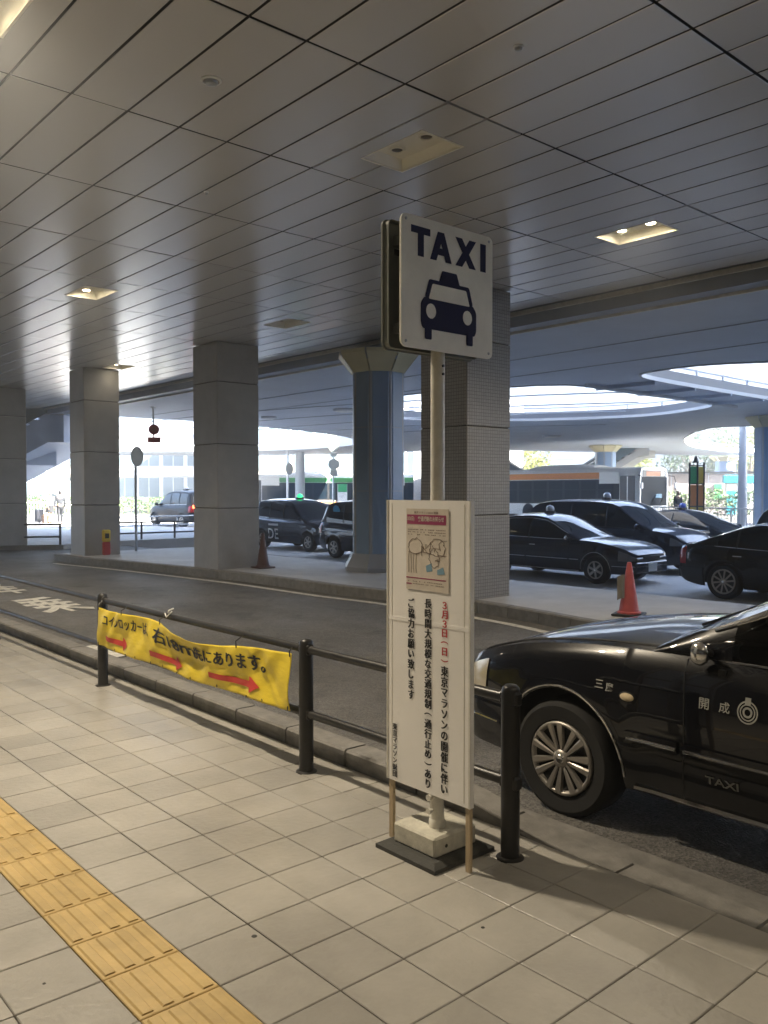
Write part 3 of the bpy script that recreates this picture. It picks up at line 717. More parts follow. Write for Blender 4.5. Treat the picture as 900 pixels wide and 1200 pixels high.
def rrect(x0, x1, z0, z1, r_, n=5):
    out = []
    for cx, cz, a0 in ((x1-r_, z1-r_, 0), (x0+r_, z1-r_, 90), (x0+r_, z0+r_, 180), (x1-r_, z0+r_, 270)):
        for k in range(n+1): a = R(a0+90*k/n); out.append((cx+r_*math.cos(a), cz+r_*math.sin(a)))
    return out
def plate(y, s, dp, lm):
    b = B(); pts = [(p[0]-PX, p[1]) for p in rrect(SX0, SX1, SZ0, SZ1, .028)]
    b.prism(pts, 'y', y-PY-.004, y-PY+.004); cx = (SX0+SX1)/2-PX
    pl = b.build('sign_plate', 'sign_white' if s > 0 else 'sign_grey', ts)
    lip = B(); inn = [(p[0]-PX, p[1]) for p in rrect(SX0+.006, SX1-.006, SZ0+.006, SZ1-.006, .024)]
    lip.grid([[(p[0], y-PY+s*.0045, p[1]) for p in inn], [(p[0], y-PY+s*dp, p[1]) for p in inn]], close=True)
    lp = lip.build('plate_lip', lm, pl); k = lp.modifiers.new('thickness', 'SOLIDIFY'); k.thickness = .003
    bk = B(); bk.prism([(p[0]-PX, p[1]) for p in rrect(SX0+.012, SX1-.012, SZ0+.012, SZ1-.012, .02)], 'y', y-PY+s*.0055, y-PY+s*.008); bk.build('plate_back', 'sign_grey', pl)
    return pl
front = plate(SY, 1, .014, 'sign_white')
for qx in (.045, .955):
    for qz in (.04, .955):
        b = B(); b.lathe([(.0065, .0), (.0055, -.003), (.0005, -.004)], (SX0+(SX1-SX0)*qx-PX, SY-PY-.004, SZ1-(SZ1-SZ0)*qz), 10, 'y'); b.build('screw', 'pole_grey', front)
back = plate(SY+.116, -1, .035, 'sign_grey')
b = B()
for zz in (SZ0+.09, SZ1-.09): b.box((SX0-PX+.277, -.004, zz), (.46, .078, .04))
b.build('bracket', 'sign_grey', ts)
b = B(); b.box((SX0-PX+.10, .0425, SZ1-.13), (.08, .004, .025)); b.build('maker_label', 'dark', ts)
def S(u, v, d): return (SX0+(SX1-SX0)*u-PX, SY-PY-.004-d, SZ1-(SZ1-SZ0)*v)
def icon(polys, d, m, name):
    b = B()
    for pl in polys:
        b.face([S(u, v, d) for u, v in pl])
    return b.build(name, m, front, norm=False)
def circ(u, v, ru, rv, n=28): return [(u+ru*math.cos(2*math.pi*k/n), v+rv*math.sin(2*math.pi*k/n)) for k in range(n)]
def rnd_poly(pts, r_=.02):
    out = []; n = len(pts)
    for i in range(n):
        p, a, c = Vector(pts[i]), Vector(pts[i-1]), Vector(pts[(i+1) % n])
        d1 = (a-p); d2 = (c-p); A = p+d1.normalized()*min(r_, d1.length*.4); C_ = p+d2.normalized()*min(r_, d2.length*.4)
        for k in range(5):
            t = k/4; q = A*(1-t)**2+p*2*t*(1-t)+C_*t*t; out.append((q.x, q.y))
    return out
icon([rnd_poly([(.215, .84), (.785, .84), (.805, .80), (.805, .645), (.765, .595), (.235, .595), (.195, .645), (.195, .80)], .02)], .0015, 'navy', 'car_symbol')
icon([rnd_poly([(.235, .60), (.765, .60), (.72, .455), (.28, .455)], .02), rnd_poly([(.42, .37), (.58, .37), (.615, .46), (.385, .46)], .01), rnd_poly([(.235, .83), (.31, .83), (.31, .92), (.235, .92)], .015), rnd_poly([(.69, .83), (.765, .83), (.765, .92), (.69, .92)], .015)], .0022, 'navy', 'car_symbol')
icon([rnd_poly([(.275, .607), (.725, .607), (.685, .487), (.315, .487)], .012)], .0034, 'sign_white', 'symbol_window')
icon([circ(.30, .70, .052, .058), circ(.70, .70, .052, .058)], .0034, 'sign_white', 'symbol_headlamp')
# TAXI letters drawn as plain heavy strokes
def L(pts): return pts
H0, H1 = .075, .30; k_ = .07
T_ = [[(.095, H0), (.295, H0), (.295, H0+.055), (.095, H0+.055)], [(.163, H0+.054), (.227, H0+.054), (.227, H1), (.163, H1)]]
A_ = [[(.292, H1), (.36, H1), (.442, H0), (.374, H0)], [(.525, H1), (.457, H1), (.376, H0), (.442, H0)], [(.36, .20), (.457, .20), (.475, .254), (.345, .254)]]
X_ = [[(.565, H0), (.642, H0), (.80, H1), (.723, H1)], [(.723, H0), (.80, H0), (.642, H1), (.565, H1)]]
I_ = [[(.85, H0), (.917, H0), (.917, H1), (.85, H1)]]
for q, lt in enumerate((T_, A_, X_, I_)):
    b = B()
    for i, pl in enumerate(lt): b.face([S(u, v, .0012+.0006*i) for u, v in pl])
    b.build('letter', 'navy', front, norm=False)
# concrete foot and rubber slab
sb = thing('sign_base', 'square concrete weight on a dark rubber slab under the taxi sign pole', 'base', (2.625, 2.648, 0))
b = B(); z0, z1 = .002, .036; a, c = .187, .160
V = b.grid([[(-a, -a, z0), (a, -a, z0), (a, a, z0), (-a, a, z0)], [(-a, -a, .02), (a, -a, .02), (a, a, .02), (-a, a, .02)], [(-c, -c, z1), (c, -c, z1), (c, c, z1), (-c, c, z1)]], close=True); b.bm.faces.new(V[2]); b.build('rubber_slab', 'rubber', sb)
b = B(); b.box((0, 0, .078), (.262, .262, .088), bev=.009); b.build('concrete_block', 'concrete', sb)
for px_, pz_ in ((-.06, .075), (.07, .085)):
    b = B(); b.cyl((px_, -.13, pz_), (px_, -.1325, pz_), .008, n=10); b.build('fixing_hole', 'dark', sb)

# ------------------------------------------------------------ notice board
NB = thing('notice_board', 'tall white standing board of vertical Japanese lettering on two timber legs', 'notice board', (2.56, 2.63, 0))
bz0, bz1, by0, by1 = .275, 1.555, -.258, .262        # local y
b = B(); b.box((0, (by0+by1)/2, (bz0+bz1)/2), (.006, by1-by0, bz1-bz0)); bd = b.build('panel', 'board', NB)
for yy in (by0+.02, by1-.02):
    b = B(); b.box((.0125, yy, .776), (.018, .027, 1.55), bev=.002); b.build('leg', 'wood', NB)
    b = B(); b.box((.0105, yy+(.0165 if yy > 0 else -.0165), (bz0+bz1)/2), (.022, .003, bz1-bz0)); b.build('side_cover', 'board', NB)
for zz in (bz0+.02, .92, bz1-.02):
    b = B(); b.box((.0125, (by0+by1)/2, zz), (.015, by1-by0-.074, .03)); b.build('batten', 'wood', NB)
b = B()
for yy in (by0+.004, by1-.004): b.box((-.0042, yy, (bz0+bz1)/2), (.003, .008, bz1-bz0))
for yy in (by0+.035, by1-.035): b.box((-.0035, yy, (bz0+bz1)/2), (.0012, .004, bz1-bz0-.03))
b.build('edge_tape', 'steel_white', bd)
b = B(); b.box((-.0038, 0, 1.02), (.0016, by1-by0-.02, .018)); b.build('sheet_seam', 'board', bd)
# lettering: viewer looks along +X, so text x -> -Y
RT = Matrix.Rotation(R(-90), 4, 'Z') @ Matrix.Rotation(R(90), 4, 'X')
gcache = {}
def glyph(ch, bold):
    if (ch, bold) not in gcache: gcache[(ch, bold)] = text_mesh(ch, 1., bold)
    return gcache[(ch, bold)].copy()
def vtext(s, y, ztop, pitch, wch, m, bold=0., squash=1.):
    items = []
    for k, ch in enumerate(s):
        me = glyph(ch, bold); tw, th = text_dims(me)
        par = ch in '()'
        small = ch in 'ッン、'
        kx_, ky_ = text_dims(glyph('規', bold)); sc_ = pitch*.92/ky_
        mx = Matrix.Diagonal((min(sc_*wch, .041/kx_) if pitch > .035 else sc_*wch, sc_, 1, 1))
        if par: mx = mx @ Matrix.Diagonal((1.05, .9, 1, 1)) @ Matrix.Rotation(R(-90), 4, 'Z')
        for q_ in range(4): items.append((me if q_ == 3 else me.copy(), Matrix.Translation((-.0052-.0001*q_, y+(q_-1.5)*pitch*.032, ztop-(k+.5)*pitch+(q_ % 2)*pitch*.026)) @ RT @ mx))
    join_meshes(items, None).build('lettering', m, bd, norm=False)
P1 = (1.257-.305)/24*1.0
vtext('３月３日(日)', -.11, 1.128, .0395, 1.06, 'red_ink', .0)
vtext('東京マラソンの開催に伴い', -.11, .850, .0462, .96, 'black_ink', .0)
vtext('長時間大規模な交通規制(通行止め)あり', -.01, 1.128, .0438, 1.0, 'black_ink', .0)
vtext('ご協力お願い致します', .098, 1.122, .0455, .94, 'black_ink', .0)
vtext('東京マラソン財団', .205, .54, .031, .95, 'black_ink', .0)
# the poster stuck on it
ps = thing('poster', 'small map poster with a maroon heading at the top of the notice board', 'poster', (2.5545, 2.603, 1.352)); ps.scale = (1, 1, 1.36)
def prect(y0, y1, z0, z1, d, m, name, par): # y0 = viewer's left (larger y)
    b = B(); b.box((-d, (y0+y1)/2, (z0+z1)/2), (.0006, abs(y0-y1), abs(z1-z0))); return b.build(name, m, par)
pp = prect(.155, -.108, -.140, .122, .0005, 'poster', 'paper', ps)
prect(.150, -.092, .072, .103, .0012, 'maroon', 'heading_band', pp); prect(.155, -.092, -.1035, -.100, .0012, 'maroon', 'rule', pp)
prect(.155, .12, -.124, -.120, .0012, 'maroon', 'rule', pp)
def flat_text(s, y, z, wid, hgt, m, par, d, bold=.01):
    me = text_mesh(s, 1., bold); tw, th = text_dims(me)
    join_meshes([(me, Matrix.Translation((-d, y, z)) @ RT @ Matrix.Diagonal((wid/tw, hgt/th, 1, 1)))], None).build('lettering', m, par, norm=False)
flat_text('3/3(日)', .125, .089, .045, .016, 'poster', pp, .002, .02)
flat_text('交通規制のお知らせ', .0, .090, .16, .017, 'poster', pp, .002, .02)
flat_text('東京マラソン2024 開催', .03, .110, .15, .008, 'map_ink', pp, .0012, .02)
rr = random.Random(3)
b = B()
for k in range(3):
    for q in range(24):
        y = .14-.0098*q
        if rr.random() < .8: b.box((-.0012, y, .055-k*.008), (.0005, .006, .0028))
for k in range(2):
    for q in range(22):
        if rr.random() < .7: b.box((-.0012, .14-.0102*q, -.113-k*.008), (.0005, .006, .0026))
stuff(b.build('small_print', 'map_ink', pp))
def loop(cy, cz, ry, rz_, n, jit):
    return [(-.0013, cy+ry*math.cos(2*math.pi*k/n)*(1+rr.uniform(-jit, jit)), cz+rz_*math.sin(2*math.pi*k/n)*(1+rr.uniform(-jit, jit))) for k in range(n+1)]
b = B()
b.tube(loop(.095, .0, .045, .026, 22, .12), .0012, 4); b.tube(loop(-.04, .0, .045, .030, 24, .16), .0012, 4); b.tube(loop(-.02, -.035, .03, .03, 18, .2), .0010, 4)
for k in range(4): b.tube([(-.0013, .14-.016*k+rr.uniform(-.003, .003), -.022-.016*j) for j in range(5)], .0009, 4)
for k in range(7):
    y, z = rr.uniform(-.08, .08), rr.uniform(-.05, .02)
    b.tube([(-.0013, y+rr.uniform(-.03, .03), z+rr.uniform(-.02, .02)) for j in range(4)], .0009, 4)
b.tube([(-.0013, .14, -.018), (-.0013, .1, -.024), (-.0013, .05, -.016), (-.0013, 0, -.02)], .0014, 4)
b.build('map_lines', 'map_ink', pp)
b = B(); b.prism([(.03, -.06), (-.005, -.05), (-.01, -.075), (.025, -.08)], 'x', -.0016, -.001); b.prism([(-.04, -.07), (-.075, -.06), (-.085, -.082), (-.04, -.085)], 'x', -.0016, -.001); b.build('map_water', 'map_blue', pp)

# ------------------------------------------------------------ cones and small street things
def cone(loc, label, m, hgt=.70, rag=False, rz=0.):
    t = thing('traffic_cone', label, 'cone', loc, rz, 'traffic cones')
    b = B(); b.box((0, 0, .016), (.37, .37, .028), bev=.008); b.build('foot', m if not rag else 'dark', t)
    b = B(); b.lathe([(.15, .03), (.148, .05), (.125, .06), (.03, hgt-.02), (.022, hgt), (.0005, hgt+.002)], n=28); b.build('body', m, t, smooth=40)
    return t
c = cone((9.45, 6.02, .0), 'red traffic cone on the island beside the black sedan, rag hanging on it', 'cone', .68, True, R(20))
b = B(); b.grid([[(-.085+.0*v+.02*math.sin(a), -.02+.03*a, .50-.06*v-.004*a*a) for a in range(4)] for v in range(6)]); rg = tag(b.build('rag', 'cloth_grey', None, (9.40, 6.04, .03)), 'pale rag draped on the left side of the red traffic cone', 'rag')
m_ = rg.modifiers.new('thickness', 'SOLIDIFY'); m_.thickness = .02
cone((9.56, 14.66, .0), 'dark red cone at the foot of the second grey column', 'cone_dark', .72)
t = thing('marker_box', 'small yellow and red marker post at the foot of a left column', 'marker', (8.52, 20.02, 0))
b = B(); b.box((0, 0, .17), (.17, .12, .32), bev=.02); b.build('red_base', 'sign_red', t)
b = B(); b.box((0, 0, .48), (.2, .10, .30), bev=.03); b.build('yellow_head', 'yellow_sign', t)
b = B(); b.box((0, -.055, .48), (.1, .012, .12), bev=.004); b.build('dark_mark', 'dark', t)

# ------------------------------------------------------------ vehicles
SPEC = {
 'sedan': dict(L=4.70, wf=1.50, wr=-1.28, r=.305, rim=.195, ra=.365,
   sh=[(-2.35, .80), (-2.28, .90), (-2.0, .945), (-1.5, .955), (-.8, .925), (0, .915), (.8, .935), (1.25, .925), (1.7, .88), (2.05, .80), (2.25, .725), (2.35, .65)],
   hw=[(-2.35, .66), (-2.28, .76), (-2.1, .815), (-1.6, .845), (0, .85), (1.5, .845), (1.9, .825), (2.12, .785), (2.27, .71), (2.35, .58)],
   bot=[(-2.35, .36), (-2.2, .28), (-1.7, .24), (1.9, .24), (2.2, .24), (2.35, .27)], crown=.035,
   roof=[(1.0, .955), (.9, 1.01), (.55, 1.21), (.2, 1.395), (0, 1.46), (-.4, 1.50), (-.9, 1.485), (-1.15, 1.44), (-1.5, 1.26), (-1.8, 1.07), (-1.95, .97)], ws=(.92, .1), rs=(-1.2, -1.88), tum=.19,
   win=[(.62, -.36), (-.42, -1.08), (-1.14, -1.42)], seams=[.82, -.39, -1.22]),
 'sedan_low': dict(L=4.80, wf=1.45, wr=-1.38, r=.33, rim=.235, ra=.375,
   sh=[(-2.4, .78), (-2.34, .93), (-2.1, 1.0), (-1.5, .97), (-.8, .925), (0, .90), (.8, .92), (1.3, .88), (1.8, .81), (2.2, .70), (2.4, .58)],
   hw=[(-2.4, .62), (-2.3, .78), (-2.0, .87), (-1.4, .905), (0, .90), (1.5, .90), (1.9, .86), (2.2, .77), (2.4, .55)],
   bot=[(-2.4, .40), (-2.15, .27), (-1.8, .22), (1.9, .2), (2.4, .26)], crown=.05,
   roof=[(1.15, .93), (.95, 1.02), (.5, 1.24), (.1, 1.40), (-.4, 1.455), (-.8, 1.44), (-1.2, 1.36), (-1.7, 1.17), (-2.0, 1.03), (-2.1, .99)], ws=(1.0, .1), rs=(-1.05, -2.0), tum=.22,
   win=[(.65, -.30), (-.36, -1.15), (-1.2, -1.55)], seams=[.85, -.33, -1.3]),
 'liftback': dict(L=4.60, wf=1.42, wr=-1.28, r=.315, rim=.21, ra=.365,
   sh=[(-2.3, .85), (-2.22, 1.0), (-1.8, 1.02), (-1, .97), (0, .92), (.9, .93), (1.4, .86), (1.9, .76), (2.2, .64), (2.3, .56)],
   hw=[(-2.3, .66), (-2.2, .78), (-1.8, .85), (0, .875), (1.5, .87), (1.9, .82), (2.15, .72), (2.3, .52)],
   bot=[(-2.3, .40), (-2.1, .27), (-1.7, .22), (1.9, .2), (2.3, .26)], crown=.06,
   roof=[(1.35, .90), (1.1, 1.02), (.6, 1.26), (.15, 1.44), (-.2, 1.49), (-.6, 1.48), (-1.3, 1.36), (-1.9, 1.20), (-2.18, 1.06)], ws=(1.15, .15), rs=(-1.0, -2.1), tum=.22,
   win=[(.85, -.22), (-.28, -1.1), (-1.15, -1.6)], seams=[.9, -.25, -1.2]),
 'mpv': dict(L=4.40, wf=1.40, wr=-1.35, r=.31, rim=.195, ra=.365,
   sh=[(-2.2, .86), (-2.15, 1.02), (-1.8, 1.05), (-1, 1.03), (0, 1.01), (.9, 1.0), (1.4, .97), (1.8, .90), (2.1, .78), (2.2, .68)],
   hw=[(-2.2, .70), (-2.1, .79), (-1.7, .84), (0, .845), (1.5, .84), (1.85, .80), (2.08, .71), (2.2, .55)],
   bot=[(-2.2, .36), (-2.0, .27), (-1.7, .22), (1.8, .22), (2.2, .28)], crown=.07,
   roof=[(1.3, .99), (1.1, 1.10), (.75, 1.36), (.4, 1.60), (.1, 1.70), (-.5, 1.745), (-1.2, 1.735), (-1.7, 1.68), (-1.88, 1.58), (-2.08, 1.15), (-2.14, 1.03)], ws=(1.2, .42), rs=(-1.8, -2.1), tum=.13,
   win=[(.95, -.10), (-.17, -.95), (-1.02, -1.7)], seams=[1.0, -.14, -1.0]),
 'van': dict(L=4.85, wf=1.55, wr=-1.35, r=.335, rim=.235, ra=.39,
   sh=[(-2.42, .95), (-2.38, 1.05), (-2, 1.10), (-1, 1.09), (0, 1.07), (1.0, 1.06), (1.6, 1.05), (2.0, 1.0), (2.25, .92), (2.42, .78)],
   hw=[(-2.42, .78), (-2.35, .86), (-2, .91), (0, .92), (1.6, .92), (2.0, .89), (2.25, .82), (2.42, .66)],
   bot=[(-2.42, .36), (-2.2, .27), (-1.8, .22), (2.0, .22), (2.42, .28)], crown=.06,
   roof=[(1.65, 1.05), (1.4, 1.16), (1.0, 1.44), (.65, 1.67), (.35, 1.76), (-.3, 1.80), (-1.2, 1.79), (-1.8, 1.74), (-2.1, 1.62), (-2.3, 1.25), (-2.37, 1.08)], ws=(1.5, .62), rs=(-1.98, -2.3), tum=.15,
   win=[(1.2, .35), (.28, -.75), (-.82, -1.9)], seams=[1.15, .32, -.8]),
}
def rim_mesh(b, style, rr):
    n = dict(twin=7, ten=10, plain=6)[style]
    b.lathe([(rr*.99, -.02), (rr, .0), (rr*.96, .012), (rr*.90, .008), (rr*.86, -.01)], n=36, ax='y')
    b.lathe([(.0005, .014), (rr*.16, .012), (rr*.24, .006), (rr*.25, -.01)], n=20, ax='y')
    for k in range(n):
        a = 2*math.pi*k/n
        def rp(rad, wid, h): return Vector((math.cos(a)*rad-math.sin(a)*wid, h, math.sin(a)*rad+math.cos(a)*wid))
        if style == 'twin':
            for s in (-1, 1):
                for q in range(4):
                    r0, r1 = rr*(.20+.18*q), rr*(.20+.18*(q+1)); o0, o1 = rr*(.09+.040*q), rr*(.09+.040*(q+1)); g0, g1 = rr*(.012+.010*q), rr*(.012+.010*(q+1))
                    h0, h1 = .010-.004*math.cos(q*.8), .010-.004*math.cos((q+1)*.8)
                    b.face([rp(r0, s*g0, h0-.006), rp(r1, s*g1, h1-.006), rp(r1, s*(g1+.25*(o1-g1)), h1), rp(r0, s*(g0+.25*(o0-g0)), h0)])
                    b.face([rp(r0, s*(g0+.25*(o0-g0)), h0), rp(r1, s*(g1+.25*(o1-g1)), h1), rp(r1, s*o1, h1-.001), rp(r0, s*o0, h0-.001)])
                    b.face([rp(r0, s*o0, h0-.001), rp(r1, s*o1, h1-.001), rp(r1, s*(o1+.004), h1-.02), rp(r0, s*(o0+.004), h0-.02)])
        else:
            wd = rr*(.07 if style == 'ten' else .13)
            b.face([rp(rr*.2, -wd, .006), rp(rr*.9, -wd*1.1, .008), rp(rr*.9, wd*1.1, .008), rp(rr*.2, wd, .006)])
WH = {}
def wheel(parent, x, y, r, rr, style, steer=0., mirror=1):
    t = link('wheel', None, parent, (x, y, r), (0, 0, steer)) if False else None
    key = (r, rr, style)
    if key not in WH:
        b = B(); w_ = .205
        b.lathe([(rr*.97, -.02), (rr*1.05, .0), (r*.9, .012), (r*.965, .0), (r, -.03), (r, -w_+.03), (r*.95, -w_), (rr, -w_+.01)], n=44, ax='y'); ty = b.mesh('wheel', 'tyre', 40)
        b = B(); rim_mesh(b, style, rr); rm = b.mesh('rim', 'rim', 30, norm=False)
        b = B(); b.lathe([(rr*.93, -.012), (rr*.6, -.045), (.0005, -.05)], n=24, ax='y'); bk = b.mesh('brake_disc', 'dark')
        b = B(); b.lathe([(rr*.13, .012), (rr*.10, .018), (.0005, .019)], n=14, ax='y'); hb = b.mesh('hub_cap', 'chrome', 40)
        WH[key] = (ty, rm, bk, hb)
    ty, rm, bk, hb = WH[key]
    o = link('wheel', ty, parent, (x, y, r), (0, 0, (0 if mirror > 0 else math.pi)+steer)); a = rnd.random()*6
    for nm, me in (('rim', rm), ('brake_disc', bk), ('hub_cap', hb)): link(nm, me, o, (0, 0, 0), (0, a, 0))

def make_car(name, label, cat, group, spec, loc, heading, paint='paint', style='plain', near=False, lamp=None, lamp_x=-.3, sides=(1, -1), scr='screen'):
    S_ = SPEC[spec]; L2 = S_['L']/2
    t = thing(name, label, cat, loc, heading-math.pi/2, group)      # heading: angle of +x from world +X is heading-90deg... heading 90deg = +Y
    t.rotation_euler = (0, 0, heading)
    sh, hw, bot = curve1(S_['sh']), curve1(S_['hw']), curve1(S_['bot'])
    prof = curve1([(0, .93), (.12, .965), (.35, .995), (.55, 1.0), (.78, .985), (.92, .955), (1., .905)])
    ra = S_['ra']; step = .05 if near else .08
    xs_ = [-L2+step*k for k in range(int(2*L2/step)+1)]+[L2]
    arches = (S_['wf'], S_['wr'])
    xs_ = [x for x in xs_ if all(abs(abs(x-a)-ra) > .02 for a in arches) and all(not abs(x-a) < ra for a in arches)]
    na = 22 if near else 14
    for a in arches:
        xs_ += [a+ra*math.cos(math.pi*k/na) for k in range(na+1)]+[a-ra-.002, a+ra+.002]
    xs_ = sorted(set(xs_))
    def zb(x):
        z = bot(x)
        for a in arches:
            if abs(x-a) <= ra+1e-6: z = max(z, S_['r']+math.sqrt(max(0, ra*ra-(x-a)**2))*1.02)
        return z
    def ys(x, z):                         # half width of the skin at (x, z)
        f = (z-bot(x))/max(.05, sh(x)-bot(x)); y = hw(x)*prof(min(1, max(0, f)))
        for a in arches:                  # slight flare round the arches
            d = math.hypot(x-a, z-S_['r'])
            if d < ra+.16: y += .012*smoothstep(ra+.16, ra+.02, d)
        return y
    nr, nc = 12, 6; rows = []
    for x in xs_:
        z0, z1 = zb(x), sh(x); half = []
        for k in range(nr+1):
            z = lerp(z0, z1, (k/nr)); half.append((ys(x, z), z))
        ye = ys(x, z1); top = []
        for k in range(1, nc+1):
            y = ye*(1-k/nc); q = y/ye; cr = S_['crown']*smoothstep(L2+.05, L2-.55, abs(x))
            top.append((y, z1+cr*(1-q**2.6)+.012*(1-q)**.3))
        hh = half+top
        rows.append([(x, y, z) for y, z in hh]+[(x, -y, z) for y, z in hh[-2::-1]])
    b = B(); V = b.grid(rows)
    for r_ in (V[0], V[-1]): b.bm.faces.new(r_)
    body = b.build('body', paint, t, smooth=32)
    b = B()
    b.box((0, 0, .47), (2*L2-.5, 1.08, .44)); b.box(((S_['wf']+S_['wr'])/2, 0, .36), (S_['wf']-S_['wr']-2*ra-.08, 2*hw(0)*.9, .26))
    for a in arches: b.box((a, 0, .70), (2*ra+.1, 2*hw(a)*.86, .08))
    b.build('underbody', 'dark', t)
    # cabin
    rf = S_['roof']; zr = curve1(rf); xa, xb = rf[-1][0], rf[0][0]
    if xa > xb: xa, xb = xb, xa
    n = 60 if near else 36; xc = sorted(set([lerp(xa, xb, k/n) for k in range(n+1)]+[q for w_ in S_['win'] for q in w_]+list(S_['ws'])+list(S_['rs'])))
    tr = [0, .07, .2, .4, .6, .78, .88, .95, 1.0]; nt_ = 7
    Hm = max(v for _, v in rf)
    def cab(x, k, sgn):
        zc = zr(x); base = min(sh(x)-.012, zc-.02); ye0 = ys(x, sh(x))*.985
        edge = max(base+.004, zc-.055*smoothstep(0, .35, zc-base)-.004)
        ytop = ye0-S_['tum']*(edge-base)/(Hm-.95)-.02*((edge-base)/(Hm-.95))**2
        if k < len(tr): f = tr[k]; return (x, sgn*lerp(ye0, ytop, f**1.05)+sgn*.018*math.sin(math.pi*f), lerp(base, edge, f))
        q = (k-len(tr)+1)/nt_; y = ytop*(1-q)
        mid = (xa+xb)/2; wgt = smoothstep(.25, 1, (x-mid)/(xb-mid)) if x > mid else -smoothstep(.25, 1, (mid-x)/(mid-xa))
        return (x+.11*wgt*(1-(1-q)**2), sgn*y, lerp(edge, zc, 1-(1-q)**2.2))
    NK = len(tr)+nt_; parts = {}
    def put(key, quad): parts.setdefault(key, []).append(quad)
    for i in range(len(xc)-1):
        x0, x1 = xc[i], xc[i+1]; xm = (x0+x1)/2
        for sgn in (1, -1):
            for k in range(NK-1):
                quad = [cab(x0, k, sgn), cab(x1, k, sgn), cab(x1, k+1, sgn), cab(x0, k+1, sgn)]
                if sgn < 0: quad = quad[::-1]
                key = 'cabin'
                if k < len(tr)-1:
                    if 1 <= k < 6:
                        for wi, (wa, wb_) in enumerate(S_['win']):
                            if wb_ < xm < wa: key = ('side_window', wi, sgn)
                elif k > len(tr)-1 or True:
                    if k >= len(tr) and S_['ws'][1] < xm < S_['ws'][0]: key = 'windscreen'
                    elif k >= len(tr) and S_['rs'][1] < xm < S_['rs'][0]: key = 'rear_window'
                put(key, quad)
    for key, qs in parts.items():
        b = B()
        for q in qs: b.face(q)
        bmesh.ops.remove_doubles(b.bm, verts=b.bm.verts[:], dist=1e-4)
        if key == 'cabin': b.build('cabin', paint, t, smooth=40, norm=False)
        elif key in ('windscreen', 'rear_window'): b.build(key, scr, t, smooth=40, norm=False)
        else: b.build('side_window', 'clear_glass' if near else 'glass', t, smooth=40, norm=False)
    def line_side(pts, r_, m, nm, off=.004, par=None, sd=sides):
        for s in sd:
            b = B(); b.tube([(x, s*(ys(x, z)+off), z) for x, z in pts], r_, 6); b.build(nm, m, par or t, smooth=50)
    def patch(x0, x1, z0, z1, off, m, nm, nx=8, nz=3, sd=sides, par=None, th=.0):
        out = []
        for s in sd:
            b = B(); rows = []
            for i in range(nx+1):
                x = lerp(x0, x1, i/nx); rows.append([])
                for k in range(nz+1):
                    z = lerp(z0(x) if callable(z0) else z0, z1(x) if callable(z1) else z1, k/nz); rows[-1].append((x, s*(ys(x, z)+off), z))
            rows = [[(r[0][0], r[0][1]-s*(off+.01), r[0][2])]+r+[(r[-1][0], r[-1][1]-s*(off+.01), r[-1][2])] for r in rows]
            b.grid(rows if s > 0 else [r[::-1] for r in rows]); out.append(b.build(nm, m, par or t, smooth=40))
        return out
    # belt trims round the side glass
    xs0 = [lerp(S_['win'][0][0]+.10, S_['win'][-1][1]-.05, k/24) for k in range(25)]
    for s in sides:
        b = B(); b.tube([Vector(cab(x, 1, s))+Vector((0, s*.004, 0)) for x in xs0], .007, 6)
        if spec in ('sedan',): b.tube([Vector(cab(x, 6, s))+Vector((0, s*.004, .004)) for x in xs0], .006, 6)
        b.build('window_trim', 'chrome' if spec != 'van' else 'dark', t, smooth=50)
        for wa, wb_ in zip(S_['win'], S_['win'][1:]):
            x = (wa[1]+wb_[0])/2; b = B(); b.tube([Vector(cab(x, k, s))+Vector((0, s*.002, 0)) for k in range(1, 7)], .018, 6); b.build('pillar_trim', 'dark', t)
    for x in S_['seams']:
        zz = [lerp(max(zb(x), bot(x)+.02), sh(x)-.01, k/10) for k in range(11)]; line_side([(x-.02*math.sin(math.pi*k/10), z) for k, z in enumerate(zz)], .0035, 'dark', 'door_seam', .0005)
    for xh in (S_['seams'][1]+.18, S_['seams'][2]+.18):
        for s in sides:
            z = sh(xh)-.13; b = B(); b.box((xh, s*(ys(xh, z)+.014), z), (.17, .022, .022), bev=.007); b.build('door_handle', 'chrome' if spec in ('sedan', 'sedan_low') else paint, t)
    # arches, sills
    for a in arches:
        pts = [(a+(ra+.012)*math.cos(math.pi*k/28), S_['r']+(ra+.012)*1.02*math.sin(math.pi*k/28)) for k in range(29)]
        pts = [p for p in pts if p[1] > bot(p[0])+.03]
        line_side(pts, .0065 if spec == 'sedan' else .004, 'chrome' if spec == 'sedan' else 'dark', 'arch_trim', .0035)
    xm0, xm1 = S_['wr']+ra+.03, S_['wf']-ra-.03
    if spec == 'sedan':
        line_side([(lerp(xm1-.03, xm0+.02, k/20), .262) for k in range(21)], .014, 'chrome', 'sill_trim', .006)
        zt = .515
        for x0, x1 in ((xm1+.0, S_['seams'][0]+.01), (S_['seams'][0]-.01, S_['seams'][1]+.01), (S_['seams'][1]-.01, xm0-.02)):
            if x0 > x1:
                for p in patch(x0, x1, zt-.028, zt+.028, .014, paint, 'side_moulding'):
                    pass
                line_side([(lerp(x0-.015, x1+.005, k/14), zt-.005) for k in range(15)], .0085, 'chrome', 'moulding_trim', .017)
    # bumpers, lamps, grille
    fb0 = S_['wf']+ra+.03; zfb = lambda x: bot(x)+.0; zft = .50 if spec in ('sedan', 'sedan_low', 'liftback') else .56
    patch(fb0, L2-.005, lambda x: bot(x)+.01, lambda x: min(zft, sh(x)-.1), .022, paint, 'bumper', 14, 5, (1, -1))
    b = B(); b.box((L2+.005, 0, (.27+zft)/2), (.06, 2*hw(L2)+.05, zft-.27), bev=.02); bf = b.build('front_bumper', paint, t)
